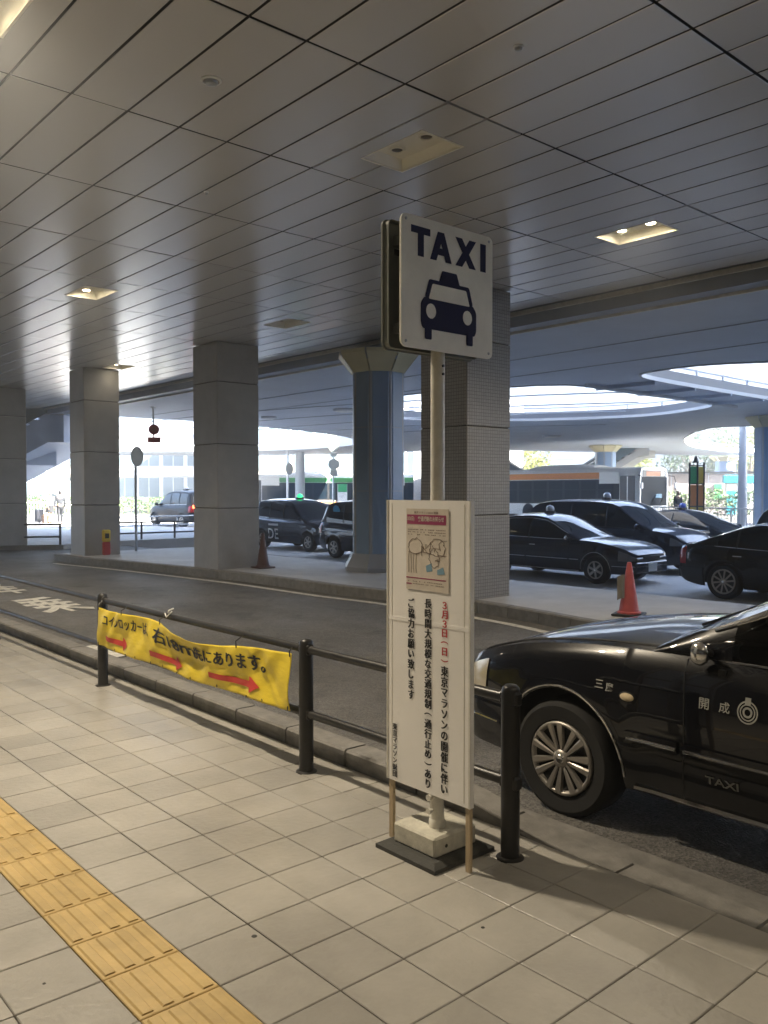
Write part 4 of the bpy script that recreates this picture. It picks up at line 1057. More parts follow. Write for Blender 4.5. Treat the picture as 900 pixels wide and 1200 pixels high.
    if spec == 'sedan':
        for s in (1, -1):
            b = B(); b.tube([(x, s*(ys(x, .415)+.024), .415) for x in [lerp(fb0+.03, L2-.005, k/12) for k in range(13)]], .007, 6); b.build('bumper_trim', 'chrome', t)
        b = B(); b.box((L2+.036, 0, .415), (.012, 2*hw(L2), .014)); b.build('bumper_trim', 'chrome', t)
    zl0, zl1 = zft+.03, (lambda x: sh(x)-.055)
    if spec == 'van': zl0, zl1 = .70, (lambda x: sh(x)-.07)
    xl = L2-(.28 if spec in ('sedan',) else .42)
    hl = patch(L2-(.10 if spec == 'sedan' else .30), L2-.004, zl0, zl1, .008, 'lampglass', 'headlamp', 8, 3, (1, -1))
    if spec == 'sedan': patch(L2-.30, L2-.105, zl0, zl1, .008, 'lens_clear' if near else 'lampglass', 'corner_lamp', 6, 3, (1, -1))
    for s in (1, -1):
        b = B(); b.box((L2+.006, s*(hw(L2)-.13), (zl0+sh(L2)-.05)/2), (.03, .26, max(.06, sh(L2)-.05-zl0)), bev=.01); b.build('headlamp', 'lampglass', t)
    zg = max(.07, sh(L2)-.02-zl0); b = B(); b.box((L2+.004, 0, zl0+zg/2), (.03, 2*(hw(L2)-.27), zg), bev=.006); g_ = b.build('grille', 'dark', t)
    for k in range(6): b = B(); b.box((L2+.021, 0, zl0+zg*(k+.5)/6), (.008, 2*(hw(L2)-.275), .008)); b.build('grille_bar', 'chrome', g_)
    b = B(); b.box((L2+.04, 0, .38), (.012, .33, .165), bev=.003); b.build('number_plate', 'decal_white', t)
    rb1 = S_['wr']-ra-.03
    patch(-L2+.005, rb1, lambda x: bot(x)+.01, lambda x: .56, .02, paint, 'bumper', 12, 5, (1, -1))
    b = B(); b.box((-L2-.005, 0, .46), (.06, 2*hw(-L2)+.03, .24), bev=.02); b.build('rear_bumper', paint, t)
    zt0 = .62; zt1 = (lambda x: sh(x)-.05)
    if spec in ('mpv', 'van'): zt0, zt1 = .72, (lambda x: sh(x)-.01)
    patch(-L2+.004, -L2+.24, zt0, zt1, .008, 'taillight', 'tail_lamp', 6, 3, (1, -1))
    for s in (1, -1):
        b = B(); b.box((-L2-.008, s*(hw(-L2)-.14), (zt0+sh(-L2)-.03)/2), (.03, .26, max(.1, sh(-L2)-.03-zt0)), bev=.008); b.build('tail_lamp', 'taillight', t)
    b = B(); b.box((-L2-.035, 0, .5), (.012, .33, .165), bev=.003); b.build('number_plate', 'decal_white', t)
    for x in arches:
        for s in (1, -1): wheel(t, x, s*(hw(x)-.012), S_['r'], S_['rim'], style, 0, s)
    # mirrors
    for s in sides:
        x = S_['win'][0][0]+.06 if spec != 'sedan' else .70
        p = Vector(cab(x, 2, s)); b = B()
        b.lathe([(.0005, -.035), (.05, -.028), (.075, 0), (.072, .03), (.06, .045)], (0, 0, 0), 16, 'x')
        mr = b.build('door_mirror', 'chrome' if spec == 'sedan' else paint, t, (p.x+.02, p.y+s*(.115 if spec != 'sedan' else .085), p.z+(.06 if spec != 'sedan' else .015)), smooth=50); mr.scale = (1, 1.35, .95) if spec != 'sedan' else (.9, .42, .72)
        b = B(); b.tube([p+Vector((.02, -s*.02, .0)), p+Vector((.02, s*.10, .04))], .016, 8); b.build('mirror_arm', 'dark', t)
    for s in (1, -1):     # wipers
        b = B(); b.tube([(S_['ws'][0]+.06, s*.1+.25, zr(S_['ws'][0])+.02), (S_['ws'][0]-.25, s*.1-.1, zr(S_['ws'][0]-.25)+.035)], .007, 5); b.build('wiper', 'dark', t)
    if lamp:
        z = zr(lamp_x)
        b = B(); b.box((lamp_x, 0, z+.02), (.12, .30, .05), bev=.012); base = b.build('roof_lamp', 'dark', t)
        b = B(); b.lathe([(.09, 0), (.105, .035), (.095, .09), (.06, .125), (.0005, .135)], (lamp_x, 0, z+.04), 18); lp_ = b.build('roof_lamp_shade', lamp, t, smooth=50); 
        b = B(); b.tube([(lamp_x, .11, z+.05), (lamp_x, .11, z+.13), (lamp_x, 0, z+.185), (lamp_x, -.11, z+.13), (lamp_x, -.11, z+.05)], .008, 6); b.build('roof_lamp_hoop', 'chrome', t)
    t['_d'] = 0; del t['_d']
    return t, ys, cab, sh, patch, line_side

def side_text(t, ys, s, x, z, hgt, m, bold=.01, wid=None, off=.005, side=1):
    me = text_mesh(s, 1., bold); tw, th = text_dims(me); k = hgt/th; kx = wid/tw if wid else k
    items = [(me, Matrix.Identity(4))]
    return join_meshes(items, lambda c: (x-side*c.x*kx, side*(ys(x-side*c.x*kx, z+c.y*k)+off), z+c.y*k)).build('lettering', m, t, norm=False)
NORTH, SOUTH = R(90), R(-90)
# foreground taxi: front wheel centre at world y 2.69, left side at x 3.58
fx_, fy_ = 3.575+.855, 2.69-1.50
t, ys, cab, sh, patch, line_side = make_car('taxi', 'glossy black sedan taxi with chrome trims waiting at the kerb beside the notice board', 'taxi', 'black taxis', 'sedan', (fx_, fy_, -.112), NORTH, style='twin', near=True)
b = B(); b.lathe([(.034, 0), (.032, .009), (.02, .014), (.0005, .015)], (0, 0, 0), 22, 'y'); mk = b.build('side_marker', 'amber', t, (1.10, ys(1.10, .705)+.001, .705), smooth=50); mk.scale = (1.15, 1, .62)
b = B(); b.lathe([(.042, -.001), (.040, .006), (.034, .007)], (0, 0, 0), 22, 'y'); mk = b.build('marker_ring', 'dark', t, (1.10, ys(1.10, .705)+.0005, .705)); mk.scale = (1.15, 1, .62)
side_text(t, ys, '三', 1.262, .742, .040, 'decal', .01); side_text(t, ys, '鷹', 1.203, .734, .044, 'decal', .02)
for ch, x in (('開', .705), ('成', .61), ('交', .375)): side_text(t, ys, ch, x, .748, .050, 'decal', .012)
b = B(); xc_, zc_ = .505, .746
for r0, r1 in ((.050, .043), (.037, .031), (.024, .014)):
    n = 30
    for k in range(n):
        a0, a1 = 2*math.pi*k/n, 2*math.pi*(k+1)/n
        b.face([(xc_-r*math.cos(a)*.93, ys(xc_, zc_+r*math.sin(a))+.005, zc_+r*math.sin(a)) for r, a in ((r0, a0), (r1, a0), (r1, a1), (r0, a1))])
b.face([(xc_-u, ys(xc_, zc_+v)+.0065, zc_+v) for u, v in ((-.013, .03), (.013, .03), (.013, .064), (-.013, .064))])
b.build('crest', 'decal', t, norm=False)
side_text(t, ys, 'TAXI', .62, .405, .036, 'decal_dim', .02, .155)
b = B(); b.box((.64, ys(.64, .87)-.01, .89), (.03, .02, .03)); b.build('mirror_foot', 'dark', t)
# seats seen through the glass
for y in (.36, -.36):
    for x0, m_ in ((.05, 'seat'),):
        b = B(); b.prism([(x0-.42, .72), (x0-.50, 1.28), (x0-.38, 1.30), (x0-.24, .74), (x0+.22, .70), (x0+.22, .55), (x0-.4, .55)], 'y', y-.25, y+.25); st = b.build('seat', 'seat', t)
        b = B(); b.box((x0-.445, y, 1.12), (.155, .52, .36), rot=Matrix.Rotation(R(-9), 3, 'Y'), bev=.04); b.build('seat_cover', 'seat_cover', st)
        b = B(); b.box((x0-.47, y, 1.36), (.09, .26, .16), bev=.03); b.build('headrest', 'seat_cover', st)
b = B(); b.prism([(-1.55, .70), (-1.7, 1.18), (-1.55, 1.2), (-1.32, .72), (-.85, .70), (-.85, .55), (-1.6, .55)], 'y', -.66, .66); st = b.build('rear_seat', 'seat', t)
b = B(); b.box((-1.63, 0, 1.08), (.14, 1.28, .28), rot=Matrix.Rotation(R(-16), 3, 'Y'), bev=.04); b.build('seat_cover', 'seat_cover', st)
b = B(); b.prism([(.52, .70), (.55, .93), (.72, .97), (.95, .93), (.95, .70)], 'y', -.70, .70); b.build('dashboard', 'dark', t)
b = B(); b.tube([(.42+.06*math.cos(a), -.36+.185*math.sin(a), .98+.16*math.cos(a)) for a in [2*math.pi*k/20 for k in range(21)]], .014, 6); b.build('steering_wheel', 'dark', t)
# bonnet shut line and cowl
b = B()
for s in (1, -1): b.tube([(x, s*(ys(x, sh(x))*.90), sh(x)+.012) for x in [lerp(2.25, .95, k/20) for k in range(21)]], .006, 5)
b.build('bonnet_seam', 'dark', t)
G = 'black taxis parked in the taxi pool'
def gl(x, y): return gz(x, y)+.012
make_car('taxi', 'black classic sedan taxi nose-right, first in the parked row behind the near column', 'taxi', G, 'sedan', (16.3, 12.2, gl(16.3, 12)), SOUTH, 'paint_blue', lamp='roof_white', lamp_x=-.35)
make_car('taxi', 'tall dark minivan taxi with round roof lamp and shining windscreen, in front of the bus', 'taxi', G, 'van', (19.25, 12.75, gl(19, 13)), SOUTH, 'paint_blue', lamp='roof_white', lamp_x=-.2)
make_car('taxi', 'low dark hatchback with blue roof lamp between the minivan and the bus', 'taxi', G, 'liftback', (22.5, 12.3, gl(22, 12)), SOUTH, 'paint', lamp='roof_blue', lamp_x=-.3)
make_car('black_sedan', 'black sedan seen from its rear corner, behind the red traffic cone', 'car', G, 'sedan_low', (16.0, 6.25, gl(16, 6.5)), SOUTH, 'paint', style='ten')
make_car('taxi', 'dark hatch-backed taxi at the right edge behind the black sedan', 'taxi', G, 'mpv', (19.3, 6.65, gl(19, 6)), SOUTH, 'paint')
t, ys, cab, sh, patch, line_side = make_car('taxi', 'dark taxi with green roof lamp and pale letters on its door, beside second column', 'taxi', G, 'mpv', (17.35, 24.05, gl(17, 24)), SOUTH, 'paint_blue', lamp='roof_green', lamp_x=-.2, scr='glass')
side_text(t, ys, 'DE', -.62, .52, .36, 'decal_white', .01, .62, side=-1); patch(-.32, -.92, .80, .87, .006, 'decal_white', 'door_stripe', sd=(-1,))
t, ys, cab, sh, patch, line_side = make_car('taxi', 'dark boxy taxi with a round light blue sticker, left of the blue pillar', 'taxi', G, 'mpv', (16.45, 18.75, gl(16, 19)), SOUTH, 'paint_blue', scr='glass')
p = Vector(cab(-1.36, 4, -1)); b = B(); b.lathe([(.17, -.008), (.165, -.014), (.0005, -.016)], (0, 0, 0), 26, 'y'); b.build('round_sticker', 'sticker', t, (p.x, p.y+.004, p.z), (R(9), 0, 0))
line_side([(lerp(1.2, -1.9, k/20), .80) for k in range(21)], .012, 'alu', 'side_stripe', .006, sd=(-1,))
make_car('parked_car', 'dark car half hidden between the two taxis left of the blue pillar', 'car', G, 'sedan_low', (22.3, 29.6, gl(22, 29)), SOUTH, 'paint')
t, ys, cab, sh, patch, line_side = make_car('taxi', 'distant dark taxi driving off with red tail lamp, between the two left columns', 'taxi', 'cars on the far road', 'mpv', (19.55, 36.9, gl(19, 37)), NORTH, 'paint_dull', lamp='roof_white', lamp_x=-.3, scr='glass')
for s in (1, -1):
    b = B(); b.box((-2.22, s*.66, .98), (.03, .12, .16), bev=.01); b.build('brake_lamp', 'taillight_on', t)

# ------------------------------------------------------------ buses
def make_bus(name, label, loc, heading, stripe, low=None, Lb=10.5, dest=True):
    t = thing(name, label, 'bus', loc, heading, 'city buses')
    W2, H_ = 1.24, 2.95; h = Lb/2
    sec = [(W2-.02, .30), (W2, .6), (W2, 2.3), (W2-.03, 2.62), (W2-.16, H_-.08), (W2-.42, H_)]
    sec = sec+[(-y, z) for y, z in sec[::-1]]
    rows = []
    for x, s in ((-h, .96), (-h+.06, .99), (-h+.2, 1), (h-.3, 1), (h-.1, .985), (h, .94)): rows.append([(x, y*s, .3+(z-.3)*(1 if abs(x) < h-.01 else .985)) for y, z in sec])
    b = B(); V = b.grid(rows, close=True); b.bm.faces.new(V[0]); b.bm.faces.new(V[-1]); b.build('body', 'bus_white', t, smooth=35)
    for s in (1, -1):
        b = B(); b.box((-1.0, s*(W2+.003), 2.50), (Lb-2.6, .02, .34)); b.build('roof_stripe', stripe, t)
        b = B(); b.box((-.45, s*(W2+.004), 1.62), (Lb-1.6, .01, 1.36)); b.build('window_band', 'dark', t)
        x = -h+.6
        for k in range(7):
            wd = 1.12
            if x+wd > h-1.1: break
            for z0, z1 in ((1.05, 1.72), (1.76, 2.24)):
                b = B(); b.box((x+wd/2, s*(W2+.012), (z0+z1)/2), (wd-.1, .012, z1-z0), bev=.003); b.build('window', 'bus_window', t)
            x += wd+.08
        b = B(); b.box((h-.72, s*(W2+.012), 1.45), (.95, .014, 2.05)); dr = b.build('door', 'glass', t)
        b = B(); b.box((h-.72, s*(W2+.021), 1.45), (.03, .008, 2.0)); b.build('door_frame', 'alu', dr)
        if low: b = B(); b.box((-.5, s*(W2+.005), .72), (Lb-2, .012, .26)); b.build('side_stripe', low, t)
        b = B(); b.box((h-1.9, s*(W2+.022), 2.38), (1.35, .02, .62)); b.build('route_panel', 'bus_white', t)
        for xx in (h-2.6, -h+2.6):
            b = B(); b.lathe([(.0005, .02), (.3, .01), (.47, .0), (.47, -.28)], (0, 0, 0), 24, 'y'); b.build('wheel', 'tyre', t, (xx, s*(W2+.01), .47), (0, 0, 0 if s > 0 else math.pi), smooth=40)
        b = B(); b.tube([(h-.1, s*(W2-.05), 2.5), (h+.25, s*(W2+.12), 2.45), (h+.32, s*(W2+.16), 2.1)], .022, 6); arm = b.build('mirror_arm', 'dark', t)
        b = B(); b.box((h+.3, s*(W2+.17), 1.95), (.10, .2, .34), bev=.04); b.build('mirror', 'bus_white', arm)
        b = B(); b.box((h+.012, s*.88, .72), (.03, .36, .2), bev=.01); b.build('headlamp', 'lampglass', t)
    b = B(); b.box((h+.008, 0, 1.66), (.02, 2.1, 1.5), bev=.008); b.build('windscreen', 'bus_window', t)
    b = B(); b.box((h+.010, 0, 2.58), (.02, 1.9, .34), bev=.006); db = b.build('destination_box', 'glass', t)
    b = B(); b.box((h+.024, -.1, 2.58), (.006, 1.15, .24)); b.build('led_panel', 'led', db)
    b = B(); b.box((h+.024, .68, 2.58), (.006, .3, .24)); b.build('route_number', 'sticker' if not dest else 'bus_cream', db)
    b = B(); b.box((h+.03, .35, 1.42), (.01, .5, .2)); b.build('notice_card', 'map_blue', t)
    for s in (-.3, .45): b = B(); b.tube([(h+.03, s, .98), (h+.035, s+.45, 1.5)], .012, 5); b.build('wiper', 'dark', t)
    b = B(); rr_ = [(x, y, H_-.02+.24*max(0, 1-(abs(x+.4)/2.2)**4)**.5*max(0, 1-(y/1.0)**4)**.5) for x in () for y in ()]
    b.grid([[(lerp(-3.0, 2.0, i/14), lerp(-.95, .95, k/8), H_-.03+.26*max(0, 1-abs(i/7-1)**4)**.5*max(0, 1-abs(k/4-1)**4)**.5) for k in range(9)] for i in range(15)]); b.build('roof_unit', 'bus_white', t, smooth=60)
    b = B(); b.box((0, 0, .42), (Lb-.5, 2.2, .3)); b.build('underbody', 'dark', t)
    return t
hb = math.atan2(-.985, -.10)
d_ = Vector((math.cos(hb), math.sin(hb), 0)); lf_ = Vector((-d_.y, d_.x, 0))
c_ = Vector((38.55, 24.0, 0))-d_*5.25+lf_*1.2
make_bus('bus', 'white city bus with an orange roof stripe parked behind the taxis', (c_.x, c_.y, gz(c_.x, c_.y)+.0), hb, 'bus_orange')
make_bus('bus', 'distant bus with green and orange stripes behind the left taxis', (39.5, 53.5, -.13), R(150), 'bus_green', 'bus_orange', 10.5)
make_bus('bus', 'far green and white bus seen between the two right-hand pillars', (46.5, 47.0, -.13), R(150), 'bus_green', 'bus_green', 10.5)

# ------------------------------------------------------------ people
def skin_mesh(V, E, name, m, sub=2):
    me = bpy.data.meshes.new(name); me.from_pydata([v[:3] for v in V], E, [])
    o = bpy.data.objects.new(name, me); COL.objects.link(o)
    o.modifiers.new('skin', 'SKIN'); s = o.modifiers.new('sub', 'SUBSURF'); s.levels = sub
    for i, v in enumerate(V):
        o.data.skin_vertices[0].data[i].radius = (v[3], v[4] if len(v) > 4 else v[3]); o.data.skin_vertices[0].data[i].use_root = (i == 0)
    bpy.context.view_layer.update(); r_ = bpy.data.meshes.new_from_object(o.evaluated_get(bpy.context.evaluated_depsgraph_get())); bpy.data.objects.remove(o)
    r_.materials.clear(); r_.materials.append(M[m])
    for f in r_.polygons: f.use_smooth = True
    return r_
def person(label, loc, rz, top, bottom, hgt=1.68, stride=.16, skirt=False, hair='hair', arm=(.05, -.05)):
    t = thing('person', label, 'person', loc, rz, None); k = hgt/1.7
    def P(x, y, z, r, r2=None): return (x*k, y*k, z*k, r*k, (r2 or r)*k)
    V = [P(0, 0, .93, .135, .10), P(0, 0, 1.12, .13, .09), P(0, 0, 1.32, .15, .095), P(0, 0, 1.42, .09, .07), P(0, 0.01, 1.50, .05)]
    E = [(0, 1), (1, 2), (2, 3), (3, 4)]
    def chain(st, pts):
        p = st
        for q in pts: V.append(q); E.append((p, len(V)-1)); p = len(V)-1
    for s, st in ((1, stride), (-1, -stride)):
        chain(0, [P(s*.09, st*.1, .86, .09), P(s*.095, st*.7+.02, .48, .055), P(s*.10, st*.9-.04, .10, .036), P(s*.105, st*.9+.0, .045, .038, .035), P(s*.11, st*.9+.14, .03, .036, .024)])
    for s, a in ((1, arm[0]), (-1, arm[1])):
        chain(2, [P(s*.19, 0, 1.37, .055), P(s*.235, a*.4-.01, 1.10, .042), P(s*.245, a+.05, .87, .028), P(s*.24, a+.08, .80, .034, .016), P(s*.235, a+.11, .73, .020, .010)])
    link('body', skin_mesh(V, E, 'body', 'skin'), t)
    b = B(); c = (0, .02*k, 1.60*k)
    rows = [(.030, 1.47), (.058, 1.50), (.070, 1.55), (.074, 1.60), (.072, 1.65), (.055, 1.69), (.0005, 1.71)]
    b.grid([[(r_*.92*math.cos(a)*k, (.02+r_*1.15*math.sin(a)+(.012 if 60 < math.degrees(a) < 120 and 1.54 < z < 1.62 else 0))*k, z*k) for a in [2*math.pi*q/16 for q in range(16)]] for r_, z in rows], close=True); hd = b.build('head', 'skin', t, smooth=60)
    b = B(); rows = [(.066, 1.52), (.080, 1.57), (.083, 1.64), (.066, 1.70), (.0005, 1.725)]
    b.grid([[(r_*.95*math.cos(a)*k, (.012+r_*1.15*math.sin(a)-(.03 if math.sin(a) > .35 and z < 1.66 else 0)*1.6)*k, z*k) for a in [2*math.pi*q/16 for q in range(16)]] for r_, z in rows], close=True); b.build('hair', hair, hd, smooth=60)
    for s in (1, -1):
        b = B(); b.lathe([(.0005, .004), (.008, .002), (.009, -.004)], (0, 0, 0), 8, 'y'); b.build('eye', 'hair', hd, (s*.028*k, .098*k, 1.605*k))
        b = B(); b.box((s*.072*k, .02*k, 1.60*k), (.016, .03, .055), bev=.006); b.build('ear', 'skin', hd)
    def big(i0, i1, ex): return [(v[0], v[1], v[2], v[3]+ex, v[4]+ex) for v in V[i0:i1]]
    tv = [V[1], V[2], V[3]]; tv = [P(0, 0, .90, .155, .12), P(0, 0, 1.12, .148, .108), P(0, 0, 1.34, .165, .108), P(0, 0, 1.44, .085, .075)]; te = [(0, 1), (1, 2), (2, 3)]
    for q in (15, 20):
        base = len(tv); tv += [(v[0], v[1], v[2], v[3]+.014, v[4]+.014) for v in V[q:q+3]]; te += [(2, base), (base, base+1), (base+1, base+2)]
    link('jacket', skin_mesh(tv, te, 'jacket', top), t)
    if skirt:
        b = B(); b.lathe([(.15*k, .98*k), (.18*k, .80*k), (.20*k, .60*k), (.19*k, .595*k)], n=18); b.build('skirt', bottom, t, smooth=60)
    else:
        lv = [P(0, 0, .95, .148, .115)]; le = []
        for q in (5, 10):
            base = len(lv); lv += [(v[0], v[1], v[2], v[3]+.016, v[4]+.016) for v in V[q:q+3]]; le += [(0, base), (base, base+1), (base+1, base+2)]
        link('trousers', skin_mesh(lv, le, 'trousers', bottom), t)
    for s, st in ((1, stride), (-1, -stride)):
        b = B(); b.box((s*.107*k, (st*.9+.05)*k, .035*k), (.085, .25, .07), bev=.025); b.build('shoe', 'hair', t)
    return t
gp = lambda x, y: gz(x, y)+.0
person('woman in pale top and dark skirt standing between the two leftmost columns', (15.85, 44.3, gp(16, 44)), R(200), 'shirt', 'trousers', 1.64, .06, True, arm=(.1, -.02))
person('man in a grey blue coat walking away between the two leftmost columns', (15.75, 42.6, gp(16, 42)), R(-10), 'coat', 'trousers', 1.70, .2)
person('far person in dark clothes standing beyond the bus front', (40.6, 23.0, gp(40, 23)), R(150), 'coat', 'trousers', 1.66, .05)
t = thing('suitcase', 'dark upright suitcase beside the standing woman at far left', 'suitcase', (15.45, 44.75, gp(15, 45)), R(30))
b = B(); b.box((0, 0, .40), (.46, .28, .66), bev=.05); b.build('shell', 'case', t)
b = B(); b.tube([(-.1, 0, .72), (-.1, 0, 1.0), (.1, 0, 1.0), (.1, 0, .72)], .012, 6); b.build('handle', 'alu', t)
for s in (1, -1):
    for q in (1, -1): b = B(); b.cyl((s*.18-.02, q*.1, .035), (s*.18+.02, q*.1, .035), .035, n=12); b.build('wheel', 'dark', t)
t = thing('hand_bag', 'tan bag standing between the suitcase and the woman', 'bag', (15.6, 44.3, gp(15, 45)), R(30))
b = B(); b.prism([(-.14, 0), (.14, 0), (.18, .42), (-.18, .42)], 'y', -.08, .08); b.build('body', 'bag', t)
b = B(); b.tube([(-.1, 0, .42), (-.07, 0, .6), (.07, 0, .6), (.1, 0, .42)], .012, 6); b.build('strap', 'bag', t)

# ------------------------------------------------------------ railings, poles, signs
def railing(name, label, pts, hgt, m, bars=(1., .5), post_every=1, slat=None, group=None, r_=.028):
    o = Vector((*pts[0], gz(*pts[0]) if len(pts[0]) == 2 else 0)); t = thing(name, label, 'railing', o, 0, group)
    q = [Vector((p[0]-o.x, p[1]-o.y, 0)) for p in pts]
    for p in q: b = B(); b.cyl((p.x, p.y, 0), (p.x, p.y, hgt), r_*1.25, n=10); b.build('post', m, t)
    for f in bars:
        for a, c in zip(q, q[1:]): b = B(); b.cyl((a.x, a.y, hgt*f-.02), (c.x, c.y, hgt*f-.02), r_, n=8); b.build('rail', m, t)
    if slat:
        for a, c in zip(q, q[1:]):
            n = int((c-a).length/slat)
            for k in range(1, n):
                p = a.lerp(c, k/n); b = B(); b.cyl((p.x, p.y, .08), (p.x, p.y, hgt-.03), .014, n=6); b.build('bar', m, t)
    return t
railing('railing', 'dark two-bar railing on the far pavement between the leftmost columns', [(6.3, 26.9), (7.75, 26.15), (9.35, 25.3)], .74, 'rail_brown')
railing('railing', 'brown two-bar railing on the far pavement seen between the second and third columns', [(11.2, 26.5), (12.45, 26.4), (13.6, 26.3), (14.9, 26.4), (16.3, 26.8)], .72, 'rail_brown')
railing('railing', 'far low railing at the road edge behind the brown railing', [(14.2, 33.5), (17.5, 33.6), (20.5, 34), (24, 34.5)], .75, 'pole_grey')
railing('railing', 'white upright-bar fence at the far left behind the woman', [(15.6, 50), (17, 49), (18.4, 48), (20, 47)], 1.05, 'rail_white', (1., .1), slat=.16)
railing('railing', 'white bar railing at right in front of the hedge', [(36.5, 22.0), (36.2, 19.9), (35.9, 17.8), (35.6, 15.7), (35.2, 13.5), (34.8, 11.5)], .95, 'rail_white', (1., .12), slat=.15)

t = thing('road_sign', 'round sign on a thin pole seen edge-on between the left columns', 'sign', (9.75, 21.0, isz(9.75)))
b = B(); b.cyl((0, 0, 0), (0, 0, 2.72), .034, n=12); b.build('pole', 'pole_grey', t)
b = B(); b.lathe([(.26, -.006), (.26, .006), (.0005, .007)], (0, 0, 0), 26, 'y'); b.build('sign_disc', 'sign_grey', t, (.02, -.05, 2.48), (0, 0, R(28)))
t = thing('hanging_sign', 'round red sign and a red plate hanging from the deck edge between the left columns', 'sign', (12.75, 26.1, 4.35))
b = B(); b.cyl((0, 0, 0), (0, 0, -.95), .03, n=8); b.cyl((0, 0, .02), (0, 0, -.03), .09, n=10); b.build('hanger', 'pole_grey', t)
b = B(); b.lathe([(.0005, .012), (.16, .010), (.175, 0), (.16, -.01), (.0005, -.012)], (0, 0, 0), 28, 'y'); b.build('sign_disc', 'sign_red', t, (0, -.04, -.75), (0, 0, R(-28)))
b = B(); b.box((0, -.05, -1.10), (.42, .02, .18), R(-28), bev=.004); b.cyl((0, 0, -.93), (0, 0, -1.2), .02, n=6); b.build('sign_plate', 'sign_red', t)
def pole(label, x, y, z0, h, r_, m='pole_grey', cat='pole', nm='pole'):
    t = thing(nm, label, cat, (x, y, z0)); b = B(); b.cyl((0, 0, 0), (0, 0, h), r_*1.15, r_*.8, n=14); b.build('shaft', m, t, smooth=50)
    b = B(); b.lathe([(r_*2.1, 0), (r_*2, .03), (r_*1.3, .06)], n=14); b.build('foot', m, t); return t
t = pole('tall pale lamp pole with one short arm, left of the blue pillar', 36.3, 50.7, -.13, 9.5, .33, 'deck_white', 'street lamp', 'street_lamp')
b = B(); b.tube([(0, 0, 4.9), (.9, -.8, 5.0), (1.4, -1.3, 5.0)], .05, 6); b.build('arm', 'deck_white', t)
t = pole('thin sign pole with a dark disc left of the pale lamp pole', 33.6, 48.4, -.13, 5.2, .09)
b = B(); b.lathe([(.42, -.01), (.42, .01), (.0005, .012)], (0, 0, 0), 22, 'y'); b.build('sign_disc', 'sign_grey', t, (.1, -.08, 3.2), (0, 0, R(20)))
t = pole('stack of dark road signs on one pole beside the blue pillar', 30.75, 39.6, -.13, 5.2, .06, cat='sign', nm='road_sign')
for z, kind in ((4.95, 'sq'), (4.30, 'disc'), (3.80, 'bar'), (3.25, 'disc'), (2.75, 'sq')):
    b = B()
    if kind == 'disc': b.lathe([(.0005, .012), (.33, .01), (.33, -.01), (.0005, -.012)], (0, 0, 0), 22, 'y')
    else: b.box((0, 0, 0), (.42, .02, .38 if kind == 'sq' else .2), bev=.004)
    b.build('sign_plate', 'sign_grey', t, (0, -.07, z), (0, 0, R(-38)))
t = pole('white service pole left of the right-hand blue pillar', 39.2, 18.9, -.13, 5.0, .20, 'deck_white', nm='pole')
t = thing('station_sign', 'tall green and white sign board beside the dark stacked road signs', 'sign', (33.2, 41.8, -.13), R(-38))
b = B(); b.box((0, 0, 1.05), (.62, .12, 2.1), bev=.01); b.build('board', 'board', t)
b = B(); b.box((0, -.064, 1.85), (.56, .01, .5)); b.build('green_panel', 'green_sign', t)
for x in (-.36, .36): b = B(); b.box((x, 0, 1.1), (.06, .14, 2.2)); b.build('frame_post', 'dark', t)
t = thing('bus_stop_sign', 'two-sided bus stop pillar with green, orange and yellow panels at right', 'sign', (35.7, 19.3, -.13), R(-45))
for q, x in ((0, -.17), (1, .16)):
    for z0, z1, m in ((2.02, 2.78, 'green_sign' if q == 0 else 'yellow_sign'), (1.02, 1.96, 'orange_sign'), (.35, .96, 'yellow_sign')):
        b = B(); b.box((x, 0, (z0+z1)/2), (.28 if q == 0 else .22, .07, z1-z0), bev=.006); b.build('panel', m, t)
for x in (-.335, .01, .30): b = B(); b.box((x, 0, 1.48), (.05, .12, 2.96)); b.build('frame_post', 'dark', t)
for z in (.32, .99, 2.0, 2.84): b = B(); b.box((-.015, .005, z), (.58, .105, .05)); b.build('frame_bar', 'dark', t)
b = B(); b.cyl((-.06, 0, 2.95), (-.06, 0, 3.25), .13, .05, n=10); b.build('finial', 'dark', t)

# ------------------------------------------------------------ buildings and stairs
def oriented(name, label, cat, c, yaw, z=-.13): return thing(name, label, cat, (c[0], c[1], z), yaw)
def facade(t, W_, D_, H_, m, floors, bays, wm='bld_glass', y0=0., frame=True):
    b = B(); b.box((0, D_/2, H_/2), (W_, D_, H_)); b.build('wall', m, t)
    b = B(); b.box((0, D_/2, H_+.15), (W_+.3, D_+.3, .3)); b.build('roof', 'bld_grey', t)
    for z0, z1 in floors:
        bw = W_/bays
        for k in range(bays):
            x = -W_/2+bw*(k+.5); b = B(); b.box((x, -.03, (z0+z1)/2), (bw*.84, .10, z1-z0)); w_ = b.build('window', wm, t)
            if frame:
                b = B(); b.box((x, -.09, z0-.04), (bw*.9, .10, .08)); b.box((x, -.09, (z0+z1)/2), (.07, .06, z1-z0)); b.build('frame', 'alu', w_)
        b = B(); b.box((0, -.12, z1+.28), (W_*.995, .25, .2)); b.build('ledge', m, t)
vy = R(-41)                                             # facing the camera roughly
t = oriented('office_building', 'pale building with two window bands and a yellow shop canopy beyond the left taxis', 'building', (48.0, 66.5), vy)
facade(t, 20, 12, 9.5, 'bld', [(3.6, 5.4), (6.6, 8.6)], 9)
b = B(); b.box((-2, -.9, 2.75), (15, 1.7, .45)); b.build('canopy', 'canopy_yellow', t)
b = B(); b.box((0, -.05, 1.3), (18, .12, 2.3)); b.build('shop_front', 'bld_glass', t)
for k in range(10): b = B(); b.box((-9+2*k, -.14, 1.3), (.12, .1, 2.3)); b.build('mullion', 'alu', t)
